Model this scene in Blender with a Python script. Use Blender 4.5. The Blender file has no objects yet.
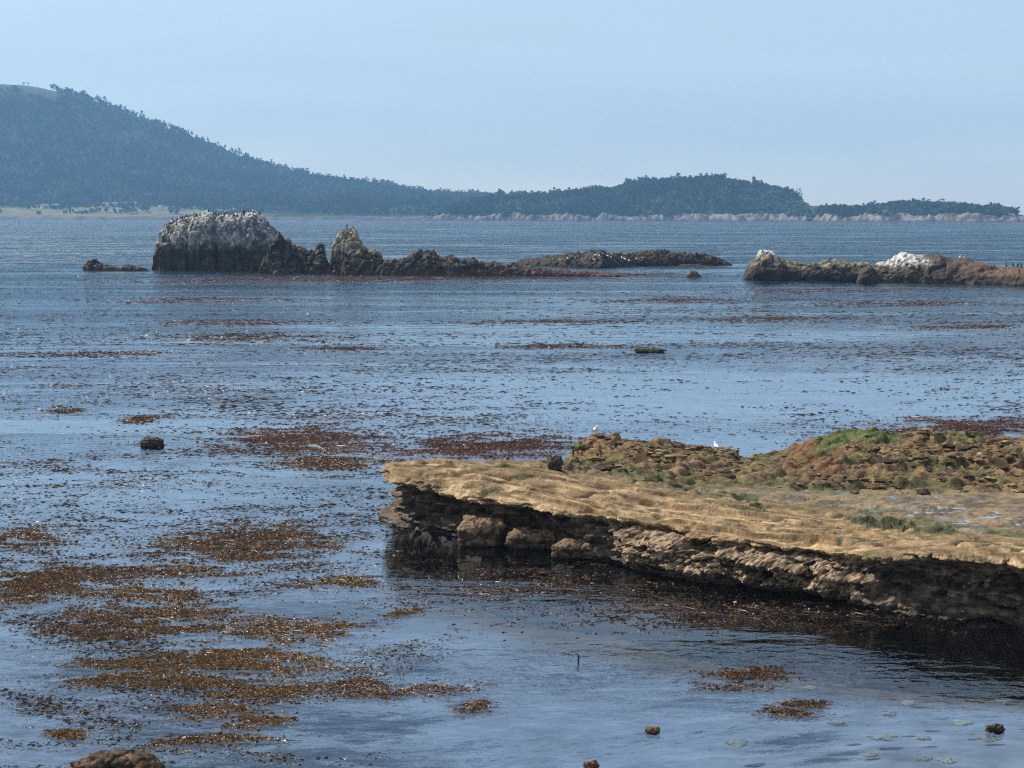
import bpy, math, random
import numpy as np
from mathutils import Vector

random.seed(7)
rng = np.random.default_rng(7)
sc = bpy.context.scene
COL = sc.collection
R = math.radians

# ------------------------------------------------------------------ camera, sky, sun, exposure
F = 1800.0
CAM_H = 11.0
PITCH = math.atan(170.0 / F)
cam_d = bpy.data.cameras.new('camera')
cam = bpy.data.objects.new('camera', cam_d)
COL.objects.link(cam)
cam.location = (0, 0, CAM_H)
cam.rotation_euler = (math.pi / 2 - PITCH, 0, 0)
cam_d.sensor_width = 36.0
cam_d.lens = 36.0 * F / 1024.0
cam_d.clip_start = 0.5
cam_d.clip_end = 30000
sc.camera = cam

SUN_EL = R(46)
SUN_AZ = R(62)            # towards the left of the view direction (+Y)
world = bpy.data.worlds.new('World')
sc.world = world
world.use_nodes = True
wn = world.node_tree
wn.nodes.clear()
w_out = wn.nodes.new('ShaderNodeOutputWorld')
w_bg = wn.nodes.new('ShaderNodeBackground')
w_sky = wn.nodes.new('ShaderNodeTexSky')
w_sky.sky_type = 'NISHITA'
w_sky.sun_disc = False
w_sky.sun_elevation = SUN_EL
w_sky.sun_rotation = -SUN_AZ
w_sky.altitude = 0
w_sky.air_density = 1.0
w_sky.dust_density = 0.1
w_sky.ozone_density = 1.6
w_bg.inputs['Strength'].default_value = 0.118
# thin high cirrus veil
tc = wn.nodes.new('ShaderNodeTexCoord')
mp = wn.nodes.new('ShaderNodeMapping')
mp.inputs['Scale'].default_value = (1.4, 1.4, 9.0)
mp.inputs['Rotation'].default_value = (R(6), R(-12), 0)
nz = wn.nodes.new('ShaderNodeTexNoise')
nz.inputs['Scale'].default_value = 2.6
nz.inputs['Detail'].default_value = 6
nz.inputs['Distortion'].default_value = 0.4
rp = wn.nodes.new('ShaderNodeValToRGB')
rp.color_ramp.elements[0].position = 0.42
rp.color_ramp.elements[0].color = (0.38, 0.38, 0.38, 1)
rp.color_ramp.elements[1].position = 0.8
rp.color_ramp.elements[1].color = (0.8, 0.8, 0.8, 1)
mx = wn.nodes.new('ShaderNodeMixRGB')
mx.inputs['Color2'].default_value = (4.05, 4.65, 5.2, 1)
tint = wn.nodes.new('ShaderNodeMixRGB'); tint.blend_type = 'MULTIPLY'
tint.inputs['Fac'].default_value = 1.0
tint.inputs['Color2'].default_value = (0.97, 0.94, 0.97, 1)
L = wn.links.new
L(tc.outputs['Generated'], mp.inputs['Vector'])
L(mp.outputs['Vector'], nz.inputs['Vector'])
L(nz.outputs['Fac'], rp.inputs['Fac'])
L(rp.outputs['Color'], mx.inputs['Fac'])
L(w_sky.outputs['Color'], tint.inputs['Color1'])
L(tint.outputs['Color'], mx.inputs['Color1'])
L(mx.outputs['Color'], w_bg.inputs['Color'])
L(w_bg.outputs['Background'], w_out.inputs['Surface'])

sun_d = bpy.data.lights.new('sun', 'SUN')
sun_d.energy = 4.3
sun_d.angle = R(0.53)
sun_d.color = (1.0, 0.94, 0.85)
sun = bpy.data.objects.new('sun', sun_d)
COL.objects.link(sun)
SUN_DIR = Vector((-math.sin(SUN_AZ) * math.cos(SUN_EL), math.cos(SUN_AZ) * math.cos(SUN_EL), math.sin(SUN_EL)))
sun.rotation_euler = SUN_DIR.to_track_quat('Z', 'Y').to_euler()

sc.view_settings.view_transform = 'Standard'
sc.view_settings.look = 'None'
sc.view_settings.gamma = 1.0
sc.view_settings.exposure = 0.46
sc.view_settings.use_curve_mapping = False
sc.render.engine = 'CYCLES'
cy = sc.cycles
cy.use_adaptive_sampling = False
cy.use_denoising = False
cy.max_bounces = 6
cy.diffuse_bounces = 2
cy.glossy_bounces = 3
cy.transmission_bounces = 3
cy.volume_bounces = 0
cy.transparent_max_bounces = 8
cy.sample_clamp_indirect = 4.0
cy.sample_clamp_direct = 2.5
cy.filter_width = 1.2

# ------------------------------------------------------------------ helpers
CP, SP = math.cos(PITCH), math.sin(PITCH)

def ray(px, py):
    px = np.asarray(px, float); py = np.asarray(py, float)
    u = (px - 512) / F; v = (384 - py) / F
    return u, v * SP + CP, v * CP - SP

def at_z(px, py, z=0.0):
    dx, dy, dz = ray(px, py)
    t = (z - CAM_H) / dz
    return dx * t, dy * t

def at_y(px, py, Y):
    dx, dy, dz = ray(px, py)
    t = Y / dy
    return dx * t, CAM_H + dz * t

def proj(P):
    x = P[..., 0]; y = P[..., 1]; z = P[..., 2] - CAM_H
    d = y * CP - z * SP
    v = (y * SP + z * CP) / d
    return 512 + F * x / d, 384 - F * v

def sstep(a, b, x):
    t = np.clip((np.asarray(x, float) - a) / (b - a), 0, 1)
    return t * t * (3 - 2 * t)

_p = np.random.default_rng(11).permutation(256)
_perm = np.concatenate([_p, _p, _p])
_g = np.random.default_rng(12).normal(size=(256, 3))
_g /= np.linalg.norm(_g, axis=1)[:, None]

def perlin(P):
    P = np.asarray(P, float)
    sh = P.shape[:-1]
    P = P.reshape(-1, 3)
    i = np.floor(P).astype(np.int64)
    f = P - i
    i &= 255
    u = f * f * f * (f * (f * 6 - 15) + 10)
    out = np.zeros(len(P))
    for a in (0, 1):
        wa = u[:, 0] if a else 1 - u[:, 0]
        for b in (0, 1):
            wb = u[:, 1] if b else 1 - u[:, 1]
            for c in (0, 1):
                wc = u[:, 2] if c else 1 - u[:, 2]
                h = _perm[_perm[_perm[(i[:, 0] + a) & 255] + ((i[:, 1] + b) & 255)] + ((i[:, 2] + c) & 255)]
                g = _g[h]
                d = g[:, 0] * (f[:, 0] - a) + g[:, 1] * (f[:, 1] - b) + g[:, 2] * (f[:, 2] - c)
                out += wa * wb * wc * d
    return (out * 1.5).reshape(sh)

def fbm(P, octaves=4, s=1.0, off=0.0, gain=0.5):
    P = np.asarray(P, float) * s + off
    a, o = 1.0, 0
    for k in range(octaves):
        o = o + a * perlin(P)
        P = P * 2.03 + 17.3
        a *= gain
    return o

def ridged(P, octaves=4, s=1.0, off=0.0):
    P = np.asarray(P, float) * s + off
    a, o = 1.0, 0
    for k in range(octaves):
        o = o + a * (1 - 2 * np.abs(perlin(P)))
        P = P * 2.07 + 9.1
        a *= 0.5
    return o / 1.9

def cells(P, s=1.0, seed=0):
    """cellular noise: block tone per cell and closeness to a crack between cells"""
    P = np.asarray(P, float) * s + seed * 7.31
    sh = P.shape[:-1]; P = P.reshape(-1, 3)
    i = np.floor(P).astype(np.int64); f = P - i
    d1 = np.full(len(P), 9.0); d2 = np.full(len(P), 9.0); idv = np.zeros(len(P))
    for a in (-1, 0, 1):
        for b in (-1, 0, 1):
            for c in (-1, 0, 1):
                h = _perm[_perm[_perm[(i[:, 0] + a) & 255] + ((i[:, 1] + b) & 255)] + ((i[:, 2] + c) & 255)]
                q = np.stack([_g[h, 0] * 0.45 + 0.5 + a, _g[h, 1] * 0.45 + 0.5 + b, _g[h, 2] * 0.45 + 0.5 + c], -1) - f
                d = np.sqrt((q * q).sum(-1))
                nearer = d < d1
                d2 = np.where(nearer, d1, np.minimum(d2, d)); idv = np.where(nearer, h / 255.0, idv); d1 = np.where(nearer, d, d1)
    return idv.reshape(sh), (d2 - d1).reshape(sh)

def stack3(x, y, z):
    return np.stack(np.broadcast_arrays(x, y, z), -1)

def tag(o, label=None, cat=None, group=None, kind=None):
    if label: o['label'] = label
    if cat: o['category'] = cat
    if group: o['group'] = group
    if kind: o['kind'] = kind
    return o

def mesh_obj(name, V, quads, mat, parent=None, smooth=True, colors=None, loc=None):
    V = np.ascontiguousarray(V, dtype=np.float32).reshape(-1, 3)
    Q = np.ascontiguousarray(quads, dtype=np.int32)
    k = Q.shape[1]
    me = bpy.data.meshes.new(name)
    me.vertices.add(len(V))
    me.vertices.foreach_set('co', V.ravel())
    me.loops.add(Q.size)
    me.loops.foreach_set('vertex_index', Q.ravel())
    me.polygons.add(len(Q))
    me.polygons.foreach_set('loop_start', np.arange(0, Q.size, k, dtype=np.int32))
    me.polygons.foreach_set('loop_total', np.full(len(Q), k, dtype=np.int32))
    me.polygons.foreach_set('use_smooth', np.full(len(Q), smooth, dtype=bool))
    me.update(calc_edges=True)
    if colors is not None:
        at = me.color_attributes.new('tone', 'FLOAT_COLOR', 'POINT')
        c = np.ones((len(V), 4), np.float32)
        cs = np.asarray(colors, np.float32)
        cs = cs.reshape(-1, cs.shape[-1])
        c[:, 3] = 0.0
        c[:, :cs.shape[1]] = cs
        at.data.foreach_set('color', c.ravel())
    me.validate()
    me.materials.append(mat)
    o = bpy.data.objects.new(name, me)
    COL.objects.link(o)
    if parent: o.parent = parent
    if loc is not None: o.location = loc
    return o

def grid_faces(nu, nv, wrap_u=False):
    iu = np.arange(nu if wrap_u else nu - 1)
    iv = np.arange(nv - 1)
    a, b = np.meshgrid(iu, iv, indexing='ij')
    a2 = (a + 1) % nu
    return np.stack([a * nv + b, a2 * nv + b, a2 * nv + b + 1, a * nv + b + 1], -1).reshape(-1, 4)

def empty(name, loc, label, cat, group=None, rz=0.0):
    o = bpy.data.objects.new(name, None)
    COL.objects.link(o)
    o.location = loc
    o.rotation_euler = (0, 0, rz)
    return tag(o, label, cat, group)

def mix(a, b, t):
    t = np.asarray(t)[..., None]
    return np.asarray(a) * (1 - t) + np.asarray(b) * t

# ------------------------------------------------------------------ materials
def new_mat(name):
    m = bpy.data.materials.new(name)
    m.use_nodes = True
    n = m.node_tree
    n.nodes.clear()
    out = n.nodes.new('ShaderNodeOutputMaterial')
    return m, n, out

def tone_mat(name, rough=0.85, spec=0.3, nscale=6.0, namp=0.35, bump=0.3, bdist=0.05, bscale=18.0, voron=0.0, vscale=14.0):
    """Rock-like material: mesh tone attribute x fine procedural mottling, with bump."""
    m, n, out = new_mat(name)
    l = n.links.new
    b = n.nodes.new('ShaderNodeBsdfPrincipled')
    b.inputs['Roughness'].default_value = rough
    b.inputs['Specular IOR Level'].default_value = spec
    at = n.nodes.new('ShaderNodeAttribute'); at.attribute_name = 'tone'
    wr = n.nodes.new('ShaderNodeMapRange')      # wet rock shines
    wr.inputs['To Min'].default_value = rough; wr.inputs['To Max'].default_value = 0.18
    l(at.outputs['Alpha'], wr.inputs['Value']); l(wr.outputs['Result'], b.inputs['Roughness'])
    geo = n.nodes.new('ShaderNodeNewGeometry')
    t1 = n.nodes.new('ShaderNodeTexNoise')
    t1.inputs['Scale'].default_value = nscale; t1.inputs['Detail'].default_value = 7; t1.inputs['Roughness'].default_value = 0.65
    l(geo.outputs['Position'], t1.inputs['Vector'])
    mr = n.nodes.new('ShaderNodeMapRange')
    mr.inputs['From Min'].default_value = 0.3; mr.inputs['From Max'].default_value = 0.7
    mr.inputs['To Min'].default_value = 1 - namp; mr.inputs['To Max'].default_value = 1 + namp
    l(t1.outputs['Fac'], mr.inputs['Value'])
    mu = n.nodes.new('ShaderNodeVectorMath'); mu.operation = 'SCALE'
    l(at.outputs['Color'], mu.inputs[0]); l(mr.outputs['Result'], mu.inputs['Scale'])
    l(mu.outputs['Vector'], b.inputs['Base Color'])
    t2 = n.nodes.new('ShaderNodeTexNoise')
    t2.inputs['Scale'].default_value = bscale; t2.inputs['Detail'].default_value = 5; t2.inputs['Roughness'].default_value = 0.6
    l(geo.outputs['Position'], t2.inputs['Vector'])
    h = t2.outputs['Fac']
    if voron:
        v = n.nodes.new('ShaderNodeTexVoronoi'); v.inputs['Scale'].default_value = vscale
        l(geo.outputs['Position'], v.inputs['Vector'])
        ma = n.nodes.new('ShaderNodeMath'); ma.operation = 'MULTIPLY_ADD'
        l(v.outputs['Distance'], ma.inputs[0]); ma.inputs[1].default_value = voron; l(h, ma.inputs[2])
        h = ma.outputs['Value']
    bp = n.nodes.new('ShaderNodeBump'); bp.inputs['Strength'].default_value = bump; bp.inputs['Distance'].default_value = bdist
    l(h, bp.inputs['Height'])
    l(bp.outputs['Normal'], b.inputs['Normal'])
    l(b.outputs['BSDF'], out.inputs['Surface'])
    return m

M_SHELF = tone_mat('sandstone', 0.85, 0.3, 4.0, 0.35, 0.5, 0.08, 13.0, 0.5, 9.0)
M_ROCK = tone_mat('sea_rock', 0.8, 0.3, 1.6, 0.4, 0.6, 0.25, 3.5, 0.4, 2.2)
M_SMALL = tone_mat('wet_rock', 0.7, 0.22, 7.0, 0.35, 0.5, 0.05, 18.0, 0.4, 14.0)
M_LAND = tone_mat('hillside', 0.95, 0.1, 0.03, 0.3, 0.5, 2.0, 0.12)
M_BED = tone_mat('seabed', 0.95, 0.05, 0.5, 0.4, 0.3, 0.1, 2.0)
M_FEATHER = tone_mat('feathers', 0.7, 0.2, 20.0, 0.1, 0.1, 0.01, 30.0)

def leaf_mat(name, rough, trans, spec=0.3):
    m, n, out = new_mat(name)
    l = n.links.new
    b = n.nodes.new('ShaderNodeBsdfPrincipled')
    b.inputs['Roughness'].default_value = rough
    b.inputs['Specular IOR Level'].default_value = spec
    at = n.nodes.new('ShaderNodeAttribute'); at.attribute_name = 'tone'
    geo = n.nodes.new('ShaderNodeNewGeometry')
    t1 = n.nodes.new('ShaderNodeTexNoise'); t1.inputs['Scale'].default_value = 3.0; t1.inputs['Detail'].default_value = 3
    l(geo.outputs['Position'], t1.inputs['Vector'])
    mr = n.nodes.new('ShaderNodeMapRange')
    mr.inputs['From Min'].default_value = 0.3; mr.inputs['From Max'].default_value = 0.7
    mr.inputs['To Min'].default_value = 0.75; mr.inputs['To Max'].default_value = 1.25
    l(t1.outputs['Fac'], mr.inputs['Value'])
    mu = n.nodes.new('ShaderNodeVectorMath'); mu.operation = 'SCALE'
    l(at.outputs['Color'], mu.inputs[0]); l(mr.outputs['Result'], mu.inputs['Scale'])
    l(mu.outputs['Vector'], b.inputs['Base Color'])
    tr = n.nodes.new('ShaderNodeBsdfTranslucent')
    l(mu.outputs['Vector'], tr.inputs['Color'])
    ms = n.nodes.new('ShaderNodeMixShader'); ms.inputs['Fac'].default_value = trans
    l(b.outputs['BSDF'], ms.inputs[1]); l(tr.outputs['BSDF'], ms.inputs[2])
    l(ms.outputs['Shader'], out.inputs['Surface'])
    return m

M_KELP = leaf_mat('kelp_blade', 0.38, 0.3, 0.4)
M_LEAF = leaf_mat('tree_leaf', 0.8, 0.1, 0.1)
M_BARK = tone_mat('bark', 0.9, 0.1, 0.8, 0.2, 0.2, 0.1, 2.0)
M_HOUSE = tone_mat('house_paint', 0.8, 0.2, 0.5, 0.08, 0.1, 0.02, 3.0)

def water_mat(name, tint, fade):
    m, n, out = new_mat(name)
    l = n.links.new
    geo = n.nodes.new('ShaderNodeNewGeometry')
    def noise(scale, sx, sy, detail=3, rough=0.55, dist=0.0, rot=0.0):
        mpn = n.nodes.new('ShaderNodeMapping')
        mpn.inputs['Scale'].default_value = (sx, sy, 1)
        mpn.inputs['Rotation'].default_value = (0, 0, rot)
        t = n.nodes.new('ShaderNodeTexNoise')
        t.inputs['Scale'].default_value = scale; t.inputs['Detail'].default_value = detail
        t.inputs['Roughness'].default_value = rough; t.inputs['Distortion'].default_value = dist
        l(geo.outputs['Position'], mpn.inputs['Vector']); l(mpn.outputs['Vector'], t.inputs['Vector'])
        return t.outputs['Fac']
    def math2(op, a, b):
        x = n.nodes.new('ShaderNodeMath'); x.operation = op
        for i, v in enumerate((a, b)):
            if isinstance(v, (int, float)): x.inputs[i].default_value = v
            else: l(v, x.inputs[i])
        return x.outputs['Value']
    def rng_(v, a, b, c, d, smooth=False):
        x = n.nodes.new('ShaderNodeMapRange')
        if smooth: x.interpolation_type = 'SMOOTHSTEP'
        x.inputs['From Min'].default_value = a; x.inputs['From Max'].default_value = b
        x.inputs['To Min'].default_value = c; x.inputs['To Max'].default_value = d
        l(v, x.inputs['Value']); return x.outputs['Result']
    sep = n.nodes.new('ShaderNodeSeparateXYZ'); l(geo.outputs['Position'], sep.inputs['Vector'])
    Y = sep.outputs['Y']
    small = noise(1.0, 1.6, 2.6, 3, 0.5, 0.3, 0.25)           # wavelets ~0.5 m
    mid = noise(1.0, 0.22, 0.42, 3, 0.5, 0.4, -0.2)            # swell-let ~3 m
    big = noise(1.0, 0.035, 0.075, 4, 0.55, 0.5, 0.1)          # open sea chop ~20 m
    patch = noise(1.0, 0.012, 0.05, 4, 0.6, 0.6, 0.06)         # wind streaks
    windy = rng_(patch, 0.42, 0.62, 0.15, 1.0, True)
    off = rng_(Y, 250.0, 480.0, 0.0, 1.0, True)                # open water beyond the reef
    out_ = rng_(Y, 75.0, 230.0, 0.0, 1.0, True)                # more wind away from the shore
    a_small = math2('MULTIPLY', windy, math2('ADD', math2('MULTIPLY', out_, 0.16), 0.055))
    a_small = math2('MULTIPLY', a_small, fade)
    h1 = math2('MULTIPLY', small, a_small)
    h2 = math2('MULTIPLY', mid, math2('ADD', math2('MULTIPLY', windy, 0.06), math2('ADD', math2('MULTIPLY', out_, 0.16), 0.03)))
    windy2 = math2('ADD', math2('MULTIPLY', windy, 1.3), 0.35)
    big = math2('MULTIPLY', big, windy2)
    h3 = math2('MULTIPLY', big, math2('MULTIPLY', off, 3.6))
    hm = math2('MULTIPLY', math2('MULTIPLY', mid, windy2), math2('MULTIPLY', off, 2.6))
    H = math2('ADD', math2('ADD', h1, h2), math2('ADD', h3, hm))
    bp = n.nodes.new('ShaderNodeBump'); bp.inputs['Strength'].default_value = 1.0; bp.inputs['Distance'].default_value = 1.0
    l(H, bp.inputs['Height'])
    fr = n.nodes.new('ShaderNodeFresnel'); fr.inputs['IOR'].default_value = 1.34
    l(bp.outputs['Normal'], fr.inputs['Normal'])
    gl = n.nodes.new('ShaderNodeBsdfGlossy')
    gl.inputs['Color'].default_value = (0.88, 0.96, 1.0, 1)
    l(rng_(off, 0, 1, 0.06, 0.30), gl.inputs['Roughness'])
    l(bp.outputs['Normal'], gl.inputs['Normal'])
    tp = n.nodes.new('ShaderNodeBsdfTransparent')
    tp.inputs['Color'].default_value = (*tint, 1)
    ms = n.nodes.new('ShaderNodeMixShader')
    l(fr.outputs['Fac'], ms.inputs['Fac'])
    l(tp.outputs['BSDF'], ms.inputs[1]); l(gl.outputs['BSDF'], ms.inputs[2])
    l(ms.outputs['Shader'], out.inputs['Surface'])
    return m

M_WATER = water_mat('sea_water', (0.80, 0.88, 0.93), 1.0)
M_POOL = water_mat('pool_water', (0.55, 0.5, 0.45), 1.0)

# ------------------------------------------------------------------ sea, seabed
def sheet(name, x0, x1, y0, y1, z, mat):
    V = [(x0, y0, z), (x1, y0, z), (x1, y1, z), (x0, y1, z)]
    return mesh_obj(name, V, [[0, 1, 2, 3]], mat, smooth=False)

tag(sheet('water', -5200, 5200, -250, 7300, 0.0, M_WATER), kind='structure')

def build_seabed():
    # fine near the shore, one sheet out to the horizon
    xs = np.concatenate([[-5200, -1500, -400, -150], np.arange(-60, 60.1, 0.6), [150, 400, 1500, 5200]])
    ys = np.concatenate([[-250, -60, 0], np.arange(20, 120.1, 0.6), [160, 260, 500, 1500, 4000, 7300]])
    X, Y = np.meshgrid(xs, ys, indexing='ij')
    P = stack3(X, Y, 0)
    base = -2.4 + 0.15 * fbm(P, 4, 0.25)
    shallow = sstep(-8, 12, X) * (1 - sstep(36, 52, Y)) + (1 - sstep(30, 42, Y)) * 0.5
    Z = base * (1 - np.clip(shallow, 0, 1)) + np.clip(shallow, 0, 1) * (-0.75 + 0.03 * fbm(P, 4, 0.4))
    far = sstep(120, 400, Y)
    Z = Z - far * 1.5
    deep = np.array((0.155, 0.19, 0.26)); near = np.array((0.185, 0.205, 0.25)) * np.clip(1 + 0.5 * fbm(P, 4, 1.3), 0.5, 1.6)[..., None]
    t = np.clip(sstep(-1.8, -0.6, Z) + 0.1 * fbm(P, 3, 0.6), 0, 1)
    C = mix(deep, near, t)
    # brown weedy bottom round the rock shelf
    d = np.hypot((X - 6.5) / 11.0, (Y - 55.6 + (X - 4.5) * 0.75) / 4.6)
    br = (1 - sstep(0.6, 1.25, d + 0.2 * fbm(P, 3, 0.4)))
    C = mix(C, np.array((0.07, 0.04, 0.02)) * (1 + 0.8 * fbm(P, 3, 0.8))[..., None], br)
    C = mix(C, np.array((0.012, 0.085, 0.125)), far)
    o = mesh_obj('seabed', stack3(X, Y, Z), grid_faces(len(xs), len(ys)), M_BED, colors=C)
    tag(o, kind='structure')
build_seabed()

# ------------------------------------------------------------------ far land
TREE_SPOTS = []

def interp(pts, x):
    p = np.array(pts, float)
    return np.interp(x, p[:, 0], p[:, 1])

HILL_SKY = [(-260, 92), (-120, 84), (0, 86), (30, 87), (55, 92), (90, 100), (120, 112), (150, 125), (200, 142), (250, 162), (300, 177), (340, 184),
            (380, 188), (415, 196), (450, 199), (520, 201), (620, 204), (700, 209), (760, 216), (900, 222)]
HD = 4700.0
def hill_height(X, Y):
    pxc = X / HD * F + 512
    yc = interp(HILL_SKY, pxc)
    zc = CAM_H + (214 - yc) / F * HD
    shore = 3380 + 60 * np.sin(X / 210.0) + 25 * np.sin(X / 57.0)
    t = (Y - shore) / (HD - shore)
    P = stack3(X, Y, 0)
    fore = 6 + 21 * sstep(0.0, 0.17, t) + 1.5 * fbm(P, 3, 1 / 60.)
    rise = sstep(0.13, 1.05, t) ** 0.9
    back = 1 - 0.55 * sstep(1.05, 1.9, t)
    h = fore * sstep(0, 0.012, t) + np.maximum(zc - 26, 0) * rise * back
    h = h + rise * (1 - sstep(0.7, 1.0, t) * 0.75) * np.clip(zc / 200, 0.1, 1) * (16 * fbm(P, 4, 1 / 320.) + 10 * ridged(P, 3, 1 / 260.))
    h = np.where(t < 0, np.maximum(-6, t * 900), h)
    return h, t

def build_hill():
    xs = np.arange(-2350, 900, 9.0); ys = np.concatenate([np.arange(3260, 3600, 5.0), np.arange(3600, 5900, 18.0)])
    X, Y = np.meshgrid(xs, ys, indexing='ij')
    H, t = hill_height(X, Y)
    P = stack3(X, Y, 0)
    H = H + 2.0 * fbm(P, 3, 1 / 14.) * (1 - sstep(0.01, 0.05, t))
    px = X / Y * F + 512
    wood = np.array((0.03, 0.045, 0.022)); meadow = np.array((0.16, 0.17, 0.075)); dry = np.array((0.2, 0.17, 0.10)); rock = np.array((0.13, 0.11, 0.10))
    C = np.broadcast_to(wood, X.shape + (3,)).copy()
    mea = (1 - sstep(0.13, 0.19, t + 0.03 * fbm(P, 3, 1 / 80.))) * (1 - sstep(190, 300, px + 40 * fbm(P, 3, 1 / 120.)))
    C = mix(C, mix(meadow, dry, np.clip(0.5 + fbm(P, 3, 1 / 70.), 0, 1)), mea)
    top = sstep(0.82, 0.98, t + 0.05 * fbm(P, 3, 1 / 90.)) * (1 - sstep(60, 130, px))
    C = mix(C, np.array((0.085, 0.10, 0.035)), top)
    C = mix(C, rock * (1 + 0.5 * fbm(P, 3, 1 / 20.))[..., None], 1 - sstep(0.008, 0.02, t))
    o = mesh_obj('hill', stack3(X, Y, H), grid_faces(len(xs), len(ys)), M_LAND, colors=C)
    tag(o, kind='structure')
build_hill()

HEAD_SKY = [(380, 221), (420, 219), (450, 212), (480, 204), (500, 201), (530, 200), (560, 197), (600, 193), (640, 187), (680, 183), (720, 184), (750, 190), (780, 196), (790, 202), (795, 211),
            (800, 219), (806, 216), (814, 212), (825, 211), (850, 211), (880, 207.5), (905, 205), (930, 208), (960, 210), (990, 211.5), (1006, 215), (1020, 218), (1032, 222), (1060, 224)]
def head_height(X, Y):
    # crest line a little behind a wandering cliffed shore
    a = X / (Y + 70) * F + 512
    shore = np.interp(a, [380, 480, 640, 790, 806, 830, 1060], [3150, 2980, 2860, 2760, 2700, 2560, 2380])
    P = stack3(X, Y, 0)
    shore = shore + 22 * fbm(stack3(X, 0, 0), 4, 1 / 60.)
    yc = interp(HEAD_SKY, a)
    D = shore + 150
    zc = np.maximum(CAM_H + (214 - yc) / F * D, -4)
    t = (Y - shore)
    cl = np.minimum(zc, np.clip(10.0 + 7 * fbm(P, 3, 1 / 80.), 4, 16))
    h = cl * sstep(-2, 22, t + 9 * fbm(P, 4, 1 / 18.)) + np.maximum(zc - cl, 0) * sstep(14, 150, t) * (1 - 0.6 * sstep(170, 420, t))
    rocky = (1 - sstep(20, 60, t))
    bb, cc = cells(stack3(X, Y, h * 1.4), 1 / 9.0, 3); b5, c5 = cells(stack3(X, Y, h), 1 / 22.0, 5)
    h = h + rocky * sstep(-8, 10, t) * (2.0 * fbm(P, 4, 1 / 9.) + 4.2 * (bb - 0.5) + 3.2 * (b5 - 0.55) - 1.6 * np.exp(-(cc / 0.15) ** 2))
    h = np.where(t < -10, -3 + 0 * h, h)
    return h, t, a, zc

def build_headland():
    xs = np.arange(-260, 860, 2.2); ys = np.arange(2330, 3500, 4.0)
    X, Y = np.meshgrid(xs, ys, indexing='ij')
    H, t, a, zc = head_height(X, Y)
    P = stack3(X, Y, 0)
    pale = np.array((0.26, 0.22, 0.19)); grey = np.array((0.05, 0.046, 0.044)); wood = np.array((0.03, 0.042, 0.022))
    n1 = fbm(P, 4, 1 / 22.)
    rocky = 1 - sstep(22, 30, t + 15 * fbm(P, 4, 1 / 40., 5.0))
    b6, c6 = cells(stack3(X, Y, H * 1.5), 1 / 11.0, 8)
    k = np.clip(-0.05 + 0.8 * b6 + 0.9 * n1 + 1.0 * fbm(P, 3, 1 / 7.0, 9.0) + 0.15 * sstep(560, 640, a), 0, 1)
    C = mix(wood * np.ones(X.shape + (3,)), mix(grey, pale, k), rocky)
    C = mix(C, np.array((0.06, 0.05, 0.045)), (1 - sstep(0.6, 3.0, H)))
    o = mesh_obj('headland', stack3(X, Y, H), grid_faces(len(xs), len(ys)), M_LAND, colors=C)
    tag(o, kind='structure')
build_headland()

# ------------------------------------------------------------------ trees
def leaf_cloud(centers, radii, n_per, size, cols, seed):
    r = np.random.default_rng(seed)
    C = np.repeat(centers, n_per, 0); Rr = np.repeat(radii, n_per, 0); col = np.repeat(cols, n_per, 0)
    d = r.normal(size=C.shape); d /= np.linalg.norm(d, axis=1)[:, None]
    p = C + d * Rr * (r.random((len(C), 1)) ** 0.4)
    a = r.normal(size=C.shape); a /= np.linalg.norm(a, axis=1)[:, None]
    b = np.cross(a, r.normal(size=C.shape)); b /= np.linalg.norm(b, axis=1)[:, None]
    s = size * r.uniform(0.6, 1.3, (len(C), 1))
    V = np.stack([p - a * s, p + b * s * 0.6, p + a * s, p - b * s * 0.6], 1).reshape(-1, 3)
    q = np.arange(len(V)).reshape(-1, 4)
    cc = np.repeat(col * r.uniform(0.7, 1.3, (len(C), 1)), 4, 0)
    return V, q, cc

def taper_tube(path, radii, n=6):
    path = np.array(path, float); V = []
    for i, p in enumerate(path):
        th = np.arange(n) / n * 2 * math.pi
        V.append(np.stack([p[0] + radii[i] * np.cos(th), p[1] + radii[i] * np.sin(th), np.full(n, p[2])], -1))
    V = np.array(V)
    f = []
    for i in range(len(path) - 1):
        for k in range(n):
            f.append([i * n + k, i * n + (k + 1) % n, (i + 1) * n + (k + 1) % n, (i + 1) * n + k])
    return V.reshape(-1, 3), np.array(f)

def join(parts):
    V, Fc, o = [], [], 0
    for v, f in parts:
        V.append(v); Fc.append(f + o); o += len(v)
    return np.concatenate(V), np.concatenate(Fc)

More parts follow.
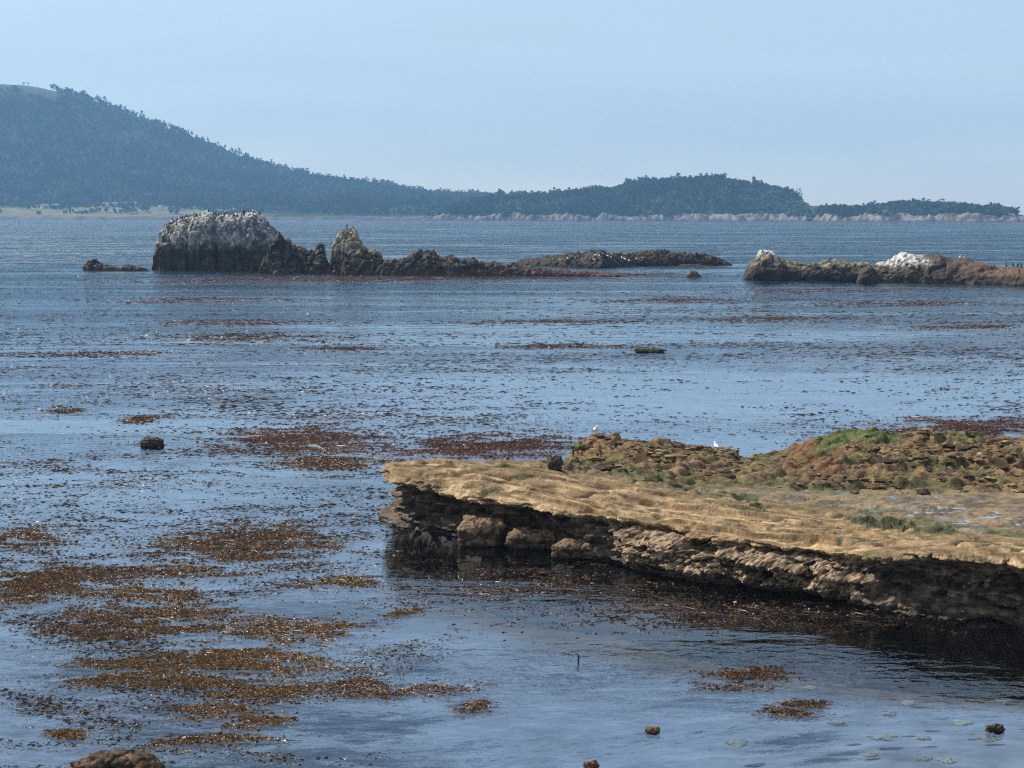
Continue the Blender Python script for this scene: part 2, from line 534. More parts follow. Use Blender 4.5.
def tree_meshes(kind, seed):
    """unit-height tree: returns trunk mesh and crown mesh data"""
    r = np.random.default_rng(seed)
    bend = r.normal(0, 0.05, 2)
    parts = [taper_tube([(0, 0, -0.15), (bend[0] * 0.4, bend[1] * 0.4, 0.35), (bend[0], bend[1], 0.8)], [0.035, 0.026, 0.008])]
    cen, rad = [], []
    if kind == 'cypress':      # flat-topped spreading crown
        for k in range(13):
            an = r.uniform(0, 6.283); rr = 0.36 * math.sqrt(r.random()); z = r.uniform(0.48, 0.92) - rr * 0.3
            c = (bend[0] + rr * math.cos(an), bend[1] + rr * math.sin(an), z)
            cen.append(c); rad.append((r.uniform(0.10, 0.19), r.uniform(0.10, 0.19), r.uniform(0.05, 0.09)))
            if k < 6: parts.append(taper_tube([(bend[0] * .5, bend[1] * .5, 0.35), tuple(0.5 * (np.array(c) + (0, 0, 0.3))), c], [0.016, 0.011, 0.004], 5))
    else:                      # pine, taller irregular crown
        for k in range(13):
            z = r.uniform(0.32, 1.0); w = 0.27 * (1.08 - z) ** 0.6 + 0.04
            an = r.uniform(0, 6.283); rr = w * r.uniform(0.2, 0.9)
            c = (bend[0] * z + rr * math.cos(an), bend[1] * z + rr * math.sin(an), z)
            cen.append(c); rad.append((r.uniform(0.08, 0.14), r.uniform(0.08, 0.14), r.uniform(0.06, 0.11)))
            if k < 6: parts.append(taper_tube([(bend[0] * .5, bend[1] * .5, z - 0.16), c], [0.012, 0.004], 5))
    base = np.array((0.032, 0.048, 0.02))
    cols = base * r.uniform(0.6, 1.6, (len(cen), 1)) * np.array([1, 1, 1])
    V, q, cc = leaf_cloud(np.array(cen), np.array(rad), 26, 0.045, cols, seed + 50)
    tv, tf = join(parts)
    return (tv, tf), (V, q, cc)

TREE_LABEL = {
    ('pine', 'hill'): ('dark round-headed pine on the bare skyline of the big hill', 'trees along the big hill skyline'),
    ('cypress', 'hill'): ('flat-topped dark tree on the bare skyline of the big hill', 'trees along the big hill skyline'),
    ('pine', 'head'): ('tall dark pine standing above the pale cliffs of the headland', 'trees on the wooded headland'),
    ('cypress', 'head'): ('spreading flat-topped cypress above the pale cliffs of the headland', 'trees on the wooded headland'),
    ('pine', 'point'): ('dark pine on the low outer point at far right', 'trees on the low outer point'),
    ('cypress', 'point'): ('spreading cypress on the low outer point at far right', 'trees on the low outer point'),
}
PROTO = {}
for kind, nm in (('pine', 'pine_tree'), ('cypress', 'cypress_tree')):
    for k in range(4):
        (tv, tf), (V, q, cc) = tree_meshes(kind, 100 + k * 7 + (50 if kind == 'pine' else 0))
        PROTO[(kind, k)] = ((tv, tf), (V, q, cc), nm, [None])

def place_tree(kind, k, x, y, z, h, wide, where):
    (tr, cr, nm, cache) = PROTO[(kind, k)]
    label, group = TREE_LABEL[(kind, where)]
    e = empty(nm, (x, y, z), label, 'tree', group, random.uniform(0, 6.28))
    e.scale = (h * wide, h * wide, h)
    if cache[0] is None:
        t = mesh_obj('trunk', tr[0], tr[1], M_BARK, e, colors=np.tile((0.06, 0.045, 0.035), (len(tr[0]), 1)))
        c = mesh_obj('crown', cr[0], cr[1], M_LEAF, e, smooth=False, colors=cr[2])
        cache[0] = (t, c)
    else:
        for s in cache[0]:
            d = s.copy(); COL.objects.link(d); d.parent = e

def hill_z(x, y):
    return float(hill_height(np.array([x]), np.array([y]))[0][0])
def head_z(x, y):
    return float(head_height(np.array([x]), np.array([y]))[0][0])

def skyline_point(px, zf, y0, y1):
    ys = np.linspace(y0, y1, 220)
    xs = (px - 512) / F * ys
    h = zf(xs, ys)[0]
    i = int(np.argmax((h - CAM_H) / ys))
    return xs[i], ys[i], h[i]

# single trees one can make out on the big hill's skyline
spots = [31, 36] + [57 + 3.4 * i + random.uniform(-1, 1) for i in range(10)] + [101, 104, 111, 116, 121] + \
        [128 + i * 5.3 + random.uniform(-2, 2) for i in range(58)]
for i, px in enumerate(spots):
    x, y, z = skyline_point(px, hill_height, 4300, 4950)
    h = random.uniform(12, 23) * (1.0 if px < 160 else 0.85)
    if px < 45: h = random.uniform(8, 11)
    place_tree('cypress' if random.random() < (0.7 if px < 100 else 0.3) else 'pine', random.randrange(4), x, y - random.uniform(0, 30), z - 0.6, h, random.uniform(0.85, 1.3), 'hill')
# headland crest and edge trees
for i in range(150):
    px = 455 + i * 2.28 + random.uniform(-1.4, 1.4)
    x, y, z = skyline_point(px, head_height, 2750, 3300)
    y2 = y - random.uniform(0, 60); x2 = (px - 512) / F * y2
    place_tree('cypress' if random.random() < 0.5 else 'pine', random.randrange(4), x2, y2, head_z(x2, y2) - 0.5, random.uniform(10, 18) * (1.0 if random.random() < 0.6 else 0.75), random.uniform(1.0, 1.7), 'head')
for i in range(62):
    px = 804 + i * 3.3 + random.uniform(-1.4, 1.4)
    x, y, z = skyline_point(px, head_height, 2480, 2900)
    y2 = y - random.uniform(0, 40); x2 = (px - 512) / F * y2
    place_tree('cypress' if random.random() < 0.75 else 'pine', random.randrange(4), x2, y2, head_z(x2, y2) - 0.5, random.uniform(7, 12) * (0.6 if px > 985 else 1), random.uniform(1.2, 1.9), 'point')

def forest(name, X, Y, Z, hts, wide, label, seed):
    """the closed wood on the slope that reads as one mass: crowns of loose leaf clumps on stems"""
    r = np.random.default_rng(seed)
    n = len(X)
    k = 5
    cen = np.zeros((n, k, 3)); rad = np.zeros((n, k, 3))
    for j in range(k):
        an = r.uniform(0, 6.283, n); rr = hts * wide * r.uniform(0.05, 0.3, n)
        zz = hts * np.array([0.45, 0.58, 0.68, 0.8, 0.95])[j]
        cen[:, j] = np.stack([X + rr * np.cos(an) * (1.1 - 0.16 * j), Y + rr * np.sin(an) * (1.1 - 0.16 * j), Z + zz], -1)
        s = hts * wide * r.uniform(0.16, 0.27, n) * (1.15 - 0.14 * j)
        rad[:, j] = np.stack([s, s, s * 0.7], -1)
    P3 = np.stack([X, Y, np.zeros(n)], -1)
    tone = r.uniform(0.5, 2.2, n) * np.clip(1 + 1.0 * fbm(P3, 4, 1 / 170., 2.0), 0.45, 2.2)
    warm = r.random(n) < 0.2
    col = np.where(warm[:, None], np.array((0.085, 0.09, 0.035)), np.array((0.036, 0.055, 0.026))) * tone[:, None]
    cc = np.repeat(col, k, 0) * r.uniform(0.8, 1.25, (n * k, 1))
    V, q, c = leaf_cloud(cen.reshape(-1, 3), rad.reshape(-1, 3), 13, 1.7, cc, seed + 1)
    o = mesh_obj(name, V, q, M_LEAF, smooth=False, colors=c)
    tag(o, label, 'forest', kind='stuff')

def hill_forest():
    r = np.random.default_rng(31)
    n = 26000
    px = r.uniform(-60, 640, n); Y = 3400 + 1500 * r.random(n) ** 1.15
    X = (px - 512) / F * Y
    H, t = hill_height(X, Y)
    P = stack3(X, Y, 0)
    keep = (t > 0.12 + 0.03 * fbm(P, 3, 1 / 80.)) & (t < 1.02) | ((t > 0.03) & (px > 215 + 40 * fbm(P, 2, 1 / 100.)) & (t < 1.02))
    bald = (t > 0.84 + 0.05 * fbm(P, 3, 1 / 90.)) & (px < 62)
    thin = (fbm(P, 3, 1 / 120., 3.3) > 0.42) & (r.random(n) < 0.75)
    copse = (t > 0.05) & (t <= 0.14) & (fbm(P, 3, 1 / 45., 8.0) > 0.3)
    keep = (keep & ~bald & ~thin) | copse
    X, Y, H, t = X[keep], Y[keep], H[keep], t[keep]
    hts = r.uniform(7, 16, len(X)) * np.where(t < 0.14, 0.6, 1)
    hts = hts * np.clip(1 + 1.1 * fbm(stack3(X, Y, 0), 3, 1 / 70., 6.0), 0.55, 1.7)
    forest('hill_forest', X, Y, H - 0.5, hts, r.uniform(0.8, 1.25, len(X)), 'dense hazy blue-green forest covering the slope of the big hill', 5)
hill_forest()

def head_forest():
    r = np.random.default_rng(32)
    n = 6800
    px = r.uniform(430, 1015, n); u = r.random(n)
    sh = np.interp(px, [380, 480, 640, 790, 806, 830, 1060], [3150, 2980, 2860, 2760, 2700, 2560, 2380])
    Y = sh + 8 + 215 * u
    X = (px - 512) / F * Y
    H, t, a, zc = head_height(X, Y)
    P = stack3(X, Y, 0)
    keep = (t > 24 - 15 * fbm(P, 4, 1 / 40., 5.0)) & (H > 5)
    X, Y, H, a, tk = X[keep], Y[keep], H[keep], a[keep], t[keep]
    hts = r.uniform(6, 14, len(X)) * np.clip(1 + 0.9 * fbm(stack3(X, Y, 0), 2, 1 / 45., 6.0), 0.6, 1.6) * np.where(a > 800, 0.65, 1) * np.where(r.random(len(X)) < 0.12, 1.35, 1) * np.where(tk > 105, 0.75, 1)
    forest('headland_forest', X, Y, H - 0.5, hts, r.uniform(1.0, 1.7, len(X)), 'dark cypress wood covering the low headland above its cliffs', 9)
head_forest()

# tiny houses at the forest edge above the meadow
def house(x, y, z, w, d, h, rz, wall, roof, label):
    e = empty('house', (x, y, z), label, 'house', 'houses below the big hill', rz)
    V = [(-w, -d, -2), (w, -d, -2), (w, d, -2), (-w, d, -2), (-w, -d, h), (w, -d, h), (w, d, h), (-w, d, h)]
    Q = [[0, 1, 5, 4], [1, 2, 6, 5], [2, 3, 7, 6], [3, 0, 4, 7], [4, 5, 6, 7]]
    mesh_obj('walls', V, Q, M_HOUSE, e, smooth=False, colors=np.tile(wall, (8, 1)))
    o = 0.6; rh = h + d * 0.55
    V = [(-w - o, -d - o, h - 0.2), (w + o, -d - o, h - 0.2), (w + o, d + o, h - 0.2), (-w - o, d + o, h - 0.2), (-w - o, 0, rh), (w + o, 0, rh)]
    Q = [[0, 1, 5, 4], [2, 3, 4, 5], [0, 3, 2, 1], [0, 4, 4, 3], [1, 2, 5, 5]]
    me = bpy.data.meshes.new('roof')
    me.from_pydata(V, [], [(0, 1, 5, 4), (2, 3, 4, 5), (0, 3, 2, 1), (0, 4, 3), (1, 2, 5)])
    at = me.color_attributes.new('tone', 'FLOAT_COLOR', 'POINT')
    for i in range(6): at.data[i].color = (*roof, 1)
    me.materials.append(M_HOUSE)
    ob = bpy.data.objects.new('roof', me); COL.objects.link(ob); ob.parent = e
for px, Y, w, wall, label in [
        (47, 3600, 7, (0.6, 0.57, 0.52), 'lone pale house at the left edge of the meadow clearing'),
        (58, 3590, 6, (0.55, 0.45, 0.38), 'brownish house beside the bright green clearing'),
        (108, 3570, 6, (0.7, 0.68, 0.63), 'leftmost small white house in the row behind the meadow'),
        (117, 3575, 5, (0.45, 0.44, 0.42), 'grey house second in the row behind the meadow'),
        (127, 3590, 8, (0.7, 0.69, 0.66), 'long white house in the middle of the row behind the meadow'),
        (136, 3580, 5, (0.6, 0.58, 0.52), 'pale house at the right end of the row behind the meadow'),
        (154, 3640, 9, (0.68, 0.66, 0.62), 'white house set higher among trees above the row'),
        (162, 3530, 4, (0.7, 0.7, 0.68), 'small white house near the shore just left of the bird rock'),
        (249, 3720, 6, (0.8, 0.8, 0.78), 'single white house alone in the forest above the bird rock')]:
    x = (px - 512) / F * Y
    house(x, Y, hill_z(x, Y) + 1.0, w, 4.5, 5, random.uniform(-0.4, 0.4), wall, (0.28, 0.25, 0.24), label)

# ------------------------------------------------------------------ offshore rocks
def ridge_rock(name, prof, base, half, expo, amp, colf, label, cat='rock', step=0.18, seed=0.0, jag=1.0, group=None, parent=None, clefts=()):
    """A rock from its crest line: prof = (px, top py) along the crest, base = waterline py (interpolated),
    half = half thickness in metres (interpolated), superelliptic section, craggy displacement."""
    pp = np.array(prof, float)
    px = pp[:, 0]
    by = interp(base, px)
    hw = interp(half, px)
    yf = at_z(px, by)[1]
    yc = yf + hw
    xs, zs = [], []
    for a, b, y in zip(px, pp[:, 1], yc):
        x_, z_ = at_y(a, b, y); xs.append(float(x_)); zs.append(float(z_))
    xs, zs = np.array(xs), np.array(zs)
    X = np.arange(xs[0], xs[-1] + step, step)
    ycX = np.interp(X, xs, yc); hX = np.interp(X, xs, zs); wX = np.interp(X, xs, hw)
    nX = len(X)
    e0 = np.minimum(X - X[0], X[-1] - X)
    endt = np.clip(e0 / np.minimum(2.0, 0.15 * (X[-1] - X[0])), 0, 1) ** 0.5
    wX = wX * (0.25 + 0.75 * endt)
    per = max(hX.max() * 2, 1) + 2 * hw.max()
    nv = int(min(260, max(36, per / step)))
    th = np.linspace(-0.18 * math.pi, 1.18 * math.pi, nv)
    c, s = np.cos(th), np.sin(th)
    ex = 2.0 / expo
    cy_ = np.sign(c) * np.abs(c) ** ex
    sz_ = np.sign(s) * np.abs(s) ** ex
    Y = ycX[:, None] - wX[:, None] * cy_[None]
    Zt = np.maximum(hX, 0.05)
    Z = np.where(sz_[None] >= 0, Zt[:, None] * sz_[None], 1.6 * sz_[None])
    Xg = np.broadcast_to(X[:, None], Y.shape)
    P = stack3(Xg, Y, Z)
    n = np.stack([np.zeros_like(Y), -np.broadcast_to(cy_[None], Y.shape) / wX[:, None], np.broadcast_to(sz_[None], Y.shape) / np.maximum(Zt, 0.8)[:, None]], -1)
    n /= np.linalg.norm(n, axis=-1)[..., None] + 1e-9
    A = amp * np.clip(Zt / 3.0, 0.35, 1.0)[:, None]
    hs = float(np.clip(hX.max() / 5.0, 0.28, 1.3))
    f0 = 1.0 / hs
    wp = 0.35 * hs * stack3(fbm(P + seed, 2, 0.8 * f0), fbm(P + seed + 5, 2, 0.8 * f0), fbm(P + seed + 9, 2, 0.8 * f0))
    b1, c1 = cells((P + wp) * np.array([1, 1, 0.75]), 0.38 * f0, seed)
    b2, c2 = cells((P + wp) * np.array([1, 1, 0.8]), 1.0 * f0, seed + 3)
    b3, c3 = cells(P + wp, 2.4 * f0, seed + 6)
    low = 1.3 * (b1 - 0.6) + 0.9 * fbm(P + seed, 3, 0.35 * f0) - 0.5 * np.exp(-(c1 / 0.10) ** 2)
    fine = 0.75 * (b2 - 0.55) - 0.35 * np.exp(-(c2 / 0.12) ** 2) + 0.4 * (b3 - 0.5) * jag + 0.25 * fbm(P + seed, 3, 3.0 * f0)
    D = A * (low * 0.75 + jag * 0.6 * fine) - 0.25 * A
    for cpx, cw, cd in clefts:
        xc = np.interp(cpx, px, xs)
        D = D - cd * np.exp(-((Xg + 0.5 * fbm(P, 2, 0.5) - xc) / cw) ** 2) * np.clip(-n[..., 1], 0, 1)
    side = fbm(P + seed + 31, 3, 0.5 * f0) * A * 0.6
    P2 = P + n * D[..., None]
    P2[..., 0] += side
    Cc = colf(P2, Zt[:, None] + 0 * Y, n)
    o = mesh_obj(name, P2, grid_faces(nX, nv), M_ROCK, parent=parent, colors=np.clip(Cc, 0.005, 0.85))
    if parent is None: tag(o, label, cat, group)
    return o, (X, ycX, hX)

DARK = np.array((0.028, 0.021, 0.018)); BROWN = np.array((0.085, 0.052, 0.033)); GREYR = np.array((0.26, 0.235, 0.205)); GUANO = np.array((0.66, 0.62, 0.55)); OLIVE = np.array((0.10, 0.10, 0.04)); OCHRE = np.array((0.34, 0.26, 0.16))

def col_bird(P, h, n):
    z = P[..., 2]
    k = fbm(P, 4, 0.8); streak = 0.6 * fbm((P + 0.8 * fbm(P, 2, 0.6)[..., None]) * np.array([1.0, 1.0, 0.25]), 4, 0.9, 4.0) + 0.5 * fbm(P, 4, 0.7, 61.0); k4 = fbm(P, 3, 2.4, 2.0)
    C = mix(DARK, BROWN, np.clip(0.25 + k, 0, 1))
    up = sstep(3.8, 6.2, z + 1.3 * k + 1.2 * streak)
    C = mix(C, mix(np.array((0.10, 0.095, 0.09)), np.array((0.33, 0.325, 0.32)), np.clip(0.35 + 1.4 * streak + 0.5 * k4, 0, 1)), up)
    C = mix(C, OLIVE, np.clip(up * (1 - up) * 3 * sstep(-0.1, 0.3, fbm(P, 3, 0.5, 9.0)), 0, 0.7))
    top = sstep(9.4, 10.8, z + 0.8 * k + 1.3 * streak)
    C = mix(C, GUANO, top * np.clip(0.35 + k + 1.0 * k4, 0, 1))
    left = (1 - sstep(-65, -60.5, P[..., 0] + 2.0 * k)) * sstep(3.6, 6.0, z + k)
    C = mix(C, np.array((0.60, 0.52, 0.40)), left * np.clip(0.3 + 1.4 * streak + k4, 0, 1))  # left face paler: guano, plus its sunlit look put into the colour
    return C

def col_dark(P, h, n):
    z = P[..., 2]; k = fbm(P, 4, 0.9)
    C = mix(DARK, np.array((0.125, 0.09, 0.065)), np.clip(0.3 + 1.1 * k, 0, 1) * sstep(0.3, 2.0, z))
    C = mix(C, np.array((0.11, 0.055, 0.035)), (1 - sstep(0.5, 1.5, z)) * 0.7)
    return C

def col_pinn(P, h, n):
    z = P[..., 2]; k = fbm(P, 4, 0.9); st = fbm(P * np.array([1, 1, 0.2]), 3, 1.1, 2.0)
    C = col_dark(P, h, n)
    up = sstep(3.0, 5.5, z + 1.5 * k)
    C = mix(C, mix(np.array((0.17, 0.15, 0.12)), OCHRE * 1.2, np.clip(0.4 + 1.4 * st, 0, 1)), up)
    return mix(C, OLIVE, np.clip(up * sstep(0.1, 0.4, fbm(P, 3, 0.7, 5.0)), 0, 0.6))

def col_reef(P, h, n):
    z = P[..., 2]; k = fbm(P, 4, 0.9)
    C = mix(DARK * 0.9, np.array((0.085, 0.054, 0.027)), np.clip(0.3 + 1.2 * k, 0, 1))
    return C

def col_islet(P, h, n):
    z = P[..., 2]; k = fbm(P, 4, 0.7); st = fbm(P * np.array([0.5, 1, 2.0]), 3, 0.9, 7.0)
    C = mix(DARK, np.array((0.115, 0.08, 0.05)), np.clip(0.25 + 1.2 * k, 0, 1) * sstep(0.4, 1.5, z))
    C = mix(C, np.array((0.36, 0.30, 0.22)), sstep(2.2, 2.9, z + 0.8 * k) * np.clip(0.35 + 1.3 * st, 0, 1))
    C = mix(C, np.array((0.13, 0.13, 0.05)), sstep(0.1, 0.45, st) * sstep(1.6, 2.4, z) * 0.7)
    X = P[..., 0]
    cap = sstep(3.6, 4.4, z + 0.7 * k) * (1 - sstep(46.5, 48.0, X)) * np.clip(0.55 + 1.5 * fbm(P, 3, 2.0), 0, 1)
    C = mix(C, GUANO * 0.95, cap)
    return C

def col_islet2(P, h, n):
    z = P[..., 2]; k = fbm(P, 4, 0.7)
    X = P[..., 0]
    C = mix(DARK, np.array((0.11, 0.076, 0.046)), np.clip(0.3 + 1.2 * k, 0, 1))
    C = mix(C, np.array((0.15, 0.08, 0.046)), sstep(70, 76, X) * sstep(0.8, 1.6, z + 0.5 * k) * 0.75)
    white = sstep(2.3, 3.0, z + 0.5 * k + 0.4 * fbm(P, 3, 1.6)) * (1 - sstep(66, 69, X + 2 * k)) * sstep(57, 58.5, X) * np.clip(0.75 + 1.3 * fbm(P, 4, 1.6), 0, 1)
    C = mix(C, GUANO * 0.95, white)
    return C

bird, BR = ridge_rock('bird_rock', [(152, 273), (154, 266), (157, 254), (160, 242), (163, 231), (168, 225), (176, 220), (188, 216), (205, 213), (230, 212), (255, 212.5), (262, 216),
     (268, 223), (274, 230), (281, 240), (288, 255), (294, 268)], [(150, 270), (300, 271)], [(150, 3), (165, 7), (220, 9), (270, 7), (300, 3)], 4.2, 0.8, col_bird,
     'massive flat-topped rock whitened by guano with birds crowded along its top', seed=3.0, step=0.16, clefts=[(221, 0.45, 1.6), (193, 0.35, 0.9), (246, 0.3, 0.7)])
sh, _ = ridge_rock('craggy_rock', [(258, 273), (266, 250), (274, 238), (279, 233), (283, 240), (290, 240), (296, 246), (303, 249), (308, 252), (314, 248), (322, 249), (326, 257), (331, 262), (336, 272)],
     [(250, 273), (340, 273.5)], [(250, 2), (290, 4), (340, 2)], 2.6, 1.2, col_dark, 'dark craggy rock between the big bird rock and the pinnacle', seed=8.0, jag=1.3)
pin, PN = ridge_rock('rock_pinnacle', [(326, 274), (330, 258), (334, 245), (338, 234), (343, 229), (350, 226.5), (356, 229), (359, 238), (363, 246), (369, 250), (375, 245), (378, 250), (384, 256), (392, 262), (398, 274)],
     [(320, 273.5), (400, 275)], [(320, 1.5), (350, 4), (400, 2)], 2.3, 1.0, col_pinn, 'tall narrow rock pinnacle with ochre streaks standing right of the bird rock', seed=14.0, jag=1.2)
rg, _ = ridge_rock('reef_ridge', [(380, 274), (386, 258), (396, 258), (404, 258), (412, 254), (419, 249.5), (426, 249), (434, 251), (439, 256), (450, 255), (462, 258), (474, 258), (490, 261), (505, 262), (520, 264), (540, 267), (556, 269),
     (575, 270), (600, 272), (616, 273), (626, 275.5)], [(380, 275), (630, 277)], [(380, 2), (420, 3.2), (520, 2.5), (630, 1)], 2.2, 0.7, col_dark,
     'long jagged dark reef running right from the foot of the pinnacle', cat='reef', seed=21.0, jag=1.3)
rf, RF = ridge_rock('low_reef', [(516, 261), (524, 258.5), (540, 257), (556, 255), (570, 252.5), (585, 251), (600, 250.5), (612, 252.5), (622, 253.5), (635, 253), (650, 251), (662, 248.5), (668, 249), (676, 251.5), (690, 252), (702, 253), (714, 256),
     (724, 260), (733, 264.5)], [(516, 265), (600, 268), (640, 266), (735, 265.5)], [(516, 2), (590, 8), (660, 7), (735, 2)], 2.1, 0.75, col_reef,
     'low brown weed-covered reef dotted with resting gulls', cat='reef', seed=27.0)
ridge_rock('islet', [(742, 281), (746, 270), (751, 262), (757, 256), (761, 250.5), (768, 249), (774, 250), (778, 256), (784, 259.5), (795, 260.5), (808, 261.5), (818, 261), (826, 258.5), (836, 258.5), (845, 261), (856, 262.5), (866, 263), (874, 268), (880, 281)],
     [(740, 280), (880, 281.5)], [(740, 3), (790, 6), (880, 4)], 3.0, 0.6, col_islet, 'flat brown islet with a small white cap at its left end', cat='islet', seed=33.0)
isl2, I2 = ridge_rock('islet', [(862, 282), (868, 268), (878, 263), (888, 260), (894, 256), (900, 252.5), (906, 252), (912, 255), (920, 256), (928, 253.5), (934, 253), (941, 256.5), (952, 257.5), (966, 257.5), (974, 260), (984, 263), (996, 266.5), (1010, 267),
     (1024, 267), (1045, 268), (1075, 271), (1100, 286)], [(860, 281), (950, 283), (1024, 286), (1100, 288)], [(860, 3), (930, 8), (1040, 6), (1100, 3)], 2.5, 0.55, col_islet2,
     'long low reddish-brown islet with two white guano-covered humps', cat='islet', seed=41.0)
ridge_rock('boulder', [(856, 283), (859, 274), (863, 268), (869, 266), (875, 269), (878, 275), (881, 284)], [(850, 283), (890, 283.5)], [(850, 1), (868, 1.6), (890, 1)], 2.4, 0.4, col_islet,
     'reddish boulder at the waterline between the two islets', seed=44.0)
ridge_rock('sea_rock', [(83, 270), (85, 262), (89, 257.5), (94, 257), (99, 261), (105, 264.5), (112, 265.5), (120, 266), (130, 265), (140, 266), (146, 268), (151, 271)], [(80, 270.5), (152, 271)], [(80, 1.5), (95, 2), (152, 0.8)], 2.3, 1.1, col_dark,
     'small dark rock with a low tail just left of the bird rock', seed=51.0)
ridge_rock('sea_rock', [(684, 277), (688, 273.5), (691, 270.5), (696, 271), (699, 274), (703, 277)], [(680, 277), (705, 277)], [(680, 0.7), (694, 1.2), (705, 0.6)], 2.3, 0.3, col_dark,
     'tiny dark rock in open water before the right end of the low reef', seed=55.0, step=0.12)
ridge_rock('sea_rock', [(676, 266.5), (681, 264.5), (690, 264), (700, 264.5), (706, 266.5)], [(670, 266), (710, 266)], [(670, 0.7), (690, 1.0), (710, 0.6)], 2.3, 0.3, col_dark,
     'thin awash rock in front of the low brown reef', seed=57.0, step=0.12)

# ------------------------------------------------------------------ foreground rock shelf
FRONT = [  # px, waterline py, lip py, bench weight
    (386, 524, 470, 0), (400, 528, 479, 0), (440, 536, 487, 0), (480, 543, 497, 0), (520, 549, 503, 0), (560, 555, 510, 0.0), (600, 563, 516, 0.35),
    (640, 573, 521, 1), (680, 582, 528, 1), (720, 588, 535, 1), (760, 594, 543, 1), (800, 599, 551, 1), (840, 604, 556, 0.7), (870, 608, 557, 0.2), (900, 612, 554, 0), (940, 616, 551, 0),
    (980, 621, 556, 0), (1024, 626, 561, 0), (1100, 638, 572, 0.2), (1200, 655, 590, 0.3)]
fr_ = np.array(FRONT, float)
wx, wy = at_z(fr_[:, 0], fr_[:, 1])

BENCH_BACK = 0.75
lip_xyz = []
for (px, wpy, lpy, bw), x, y in zip(FRONT, wx, wy):
    yy = y + bw * BENCH_BACK
    x2, z2 = at_y(px, lpy, yy)
    lip_xyz.append((float(x2), float(yy), float(z2)))
CTRL = list(lip_xyz)
def cz(px, py, z):
    x, y = at_z(px, py, z); CTRL.append((float(x), float(y), z))
# tan slab dipping gently away from the viewer
for px, py, z in [(395, 463, 2.0), (420, 460, 1.95), (470, 461, 1.85), (520, 461, 1.75), (555, 464, 1.62), (450, 474, 1.98), (520, 482, 1.82), (580, 492, 1.62), (580, 475, 1.5), (640, 485, 1.38),
                  (640, 505, 1.5), (700, 497, 1.25), (700, 515, 1.40), (760, 512, 1.2), (760, 528, 1.38), (820, 520, 1.12), (820, 538, 1.4), (880, 530, 1.2), (880, 545, 1.6), (940, 537, 1.4), (1000, 545, 1.55), (1024, 550, 1.6), (1100, 560, 1.5),
                  # wet flat
                  (760, 498, 1.02), (820, 503, 0.98), (870, 510, 0.97), (930, 520, 0.97), (1000, 527, 0.98), (1080, 530, 1.0), (830, 492, 0.98), (900, 495, 0.97), (970, 500, 0.97), (1040, 505, 0.98), (720, 490, 1.08), (660, 478, 1.2),
                  # mound foot and body
                  (800, 484, 1.05), (850, 484, 1.08), (920, 486, 1.08), (1000, 490, 1.1), (1080, 492, 1.1), (830, 462, 1.45), (900, 464, 1.42), (980, 468, 1.38), (1060, 470, 1.4)]:
    cz(px, py, z)
def cy_pt(px, py, Y):
    x, z = at_y(px, py, Y); CTRL.append((float(x), Y, float(z)))
# ridge: foot, crest, back
for px, py, Y in [(575, 464, 70.5), (600, 464, 70.5), (640, 468, 70), (690, 474, 69), (740, 480, 68), (572, 452, 75), (590, 437.5, 76), (620, 439, 76.3), (660, 444.5, 76), (700, 449, 76), (740, 455.5, 75.5), (770, 460, 75), (786, 462, 75),
                  (798, 452, 75.5), (812, 441, 76), (830, 432.5, 76.5), (860, 433, 76.5), (900, 435, 76.5), (950, 438, 76.5), (1000, 442, 76.5), (1024, 441, 76.5), (1090, 440, 76.5)]:
    cy_pt(px, py, Y)
CTRL += [(2.6, 80, -0.6), (6, 81, -0.8), (10, 80, -0.8), (14, 81, -0.5), (20, 82, -0.5), (28, 82, -0.5), (-4.9, 66, 1.7), (-2, 70.5, 1.2), (1.2, 72, 0.6), (34, 82, -0.5), (34, 66, 1.0), (34, 50, 1.2), (26, 44, 1.4), (36, 44, 1.2)]
CT = np.array(CTRL)

def tps_fit(C, lam=0.02):
    x = C[:, :2]; d = np.linalg.norm(x[:, None] - x[None], axis=-1)
    K = np.where(d > 0, d * d * np.log(d + 1e-12), 0)
    n = len(x)
    A = np.zeros((n + 3, n + 3)); A[:n, :n] = K + lam * n * np.eye(n); Pm = np.c_[np.ones(n), x]
    A[:n, n:] = Pm; A[n:, :n] = Pm.T
    return np.linalg.solve(A, np.r_[C[:, 2], 0, 0, 0])
TW = tps_fit(CT)
def tps(X, Y):
    sh_ = X.shape; q = np.stack([X.ravel(), Y.ravel()], -1); out = np.empty(len(q))
    n = len(CT)
    for s in range(0, len(q), 20000):
        b = q[s:s + 20000]
        d = np.linalg.norm(b[:, None] - CT[None, :, :2], axis=-1)
        K = d * d * np.log(d + 1e-12)
        out[s:s + 20000] = K @ TW[:n] + TW[n] + b @ TW[n + 1:]
    return out.reshape(sh_)

def shelf_tone(P, cliff_t, bench, n_out, rough):
    """albedo of the shelf: tan dry sandstone, dark wet tidal rock, barnacle crust, brown weed, green algae"""
    px, py = proj(P)
    z = P[..., 2]
    k1 = fbm(P, 4, 0.8); k2 = fbm(P, 4, 2.6, 7.0); k3 = fbm(P, 3, 7.0, 3.0)
    lam = fbm(P * np.array([0.35, 1.6, 6.0]), 4, 1.0, 2.0)
    tan = mix(np.array((0.40, 0.265, 0.125)), np.array((0.52, 0.375, 0.20)), np.clip(0.5 + lam * 0.9, 0, 1))
    tan = mix(tan, np.array((0.20, 0.145, 0.075)), sstep(0.22, 0.6, k1 + 0.3 * lam) * 0.75)
    tan = mix(tan, np.array((0.13, 0.105, 0.045)), sstep(0.35, 0.7, fbm(P * np.array([0.7, 1.5, 1]), 4, 0.9, 15.0)) * 0.8)
    return px, py, k1, k2, k3, lam, tan

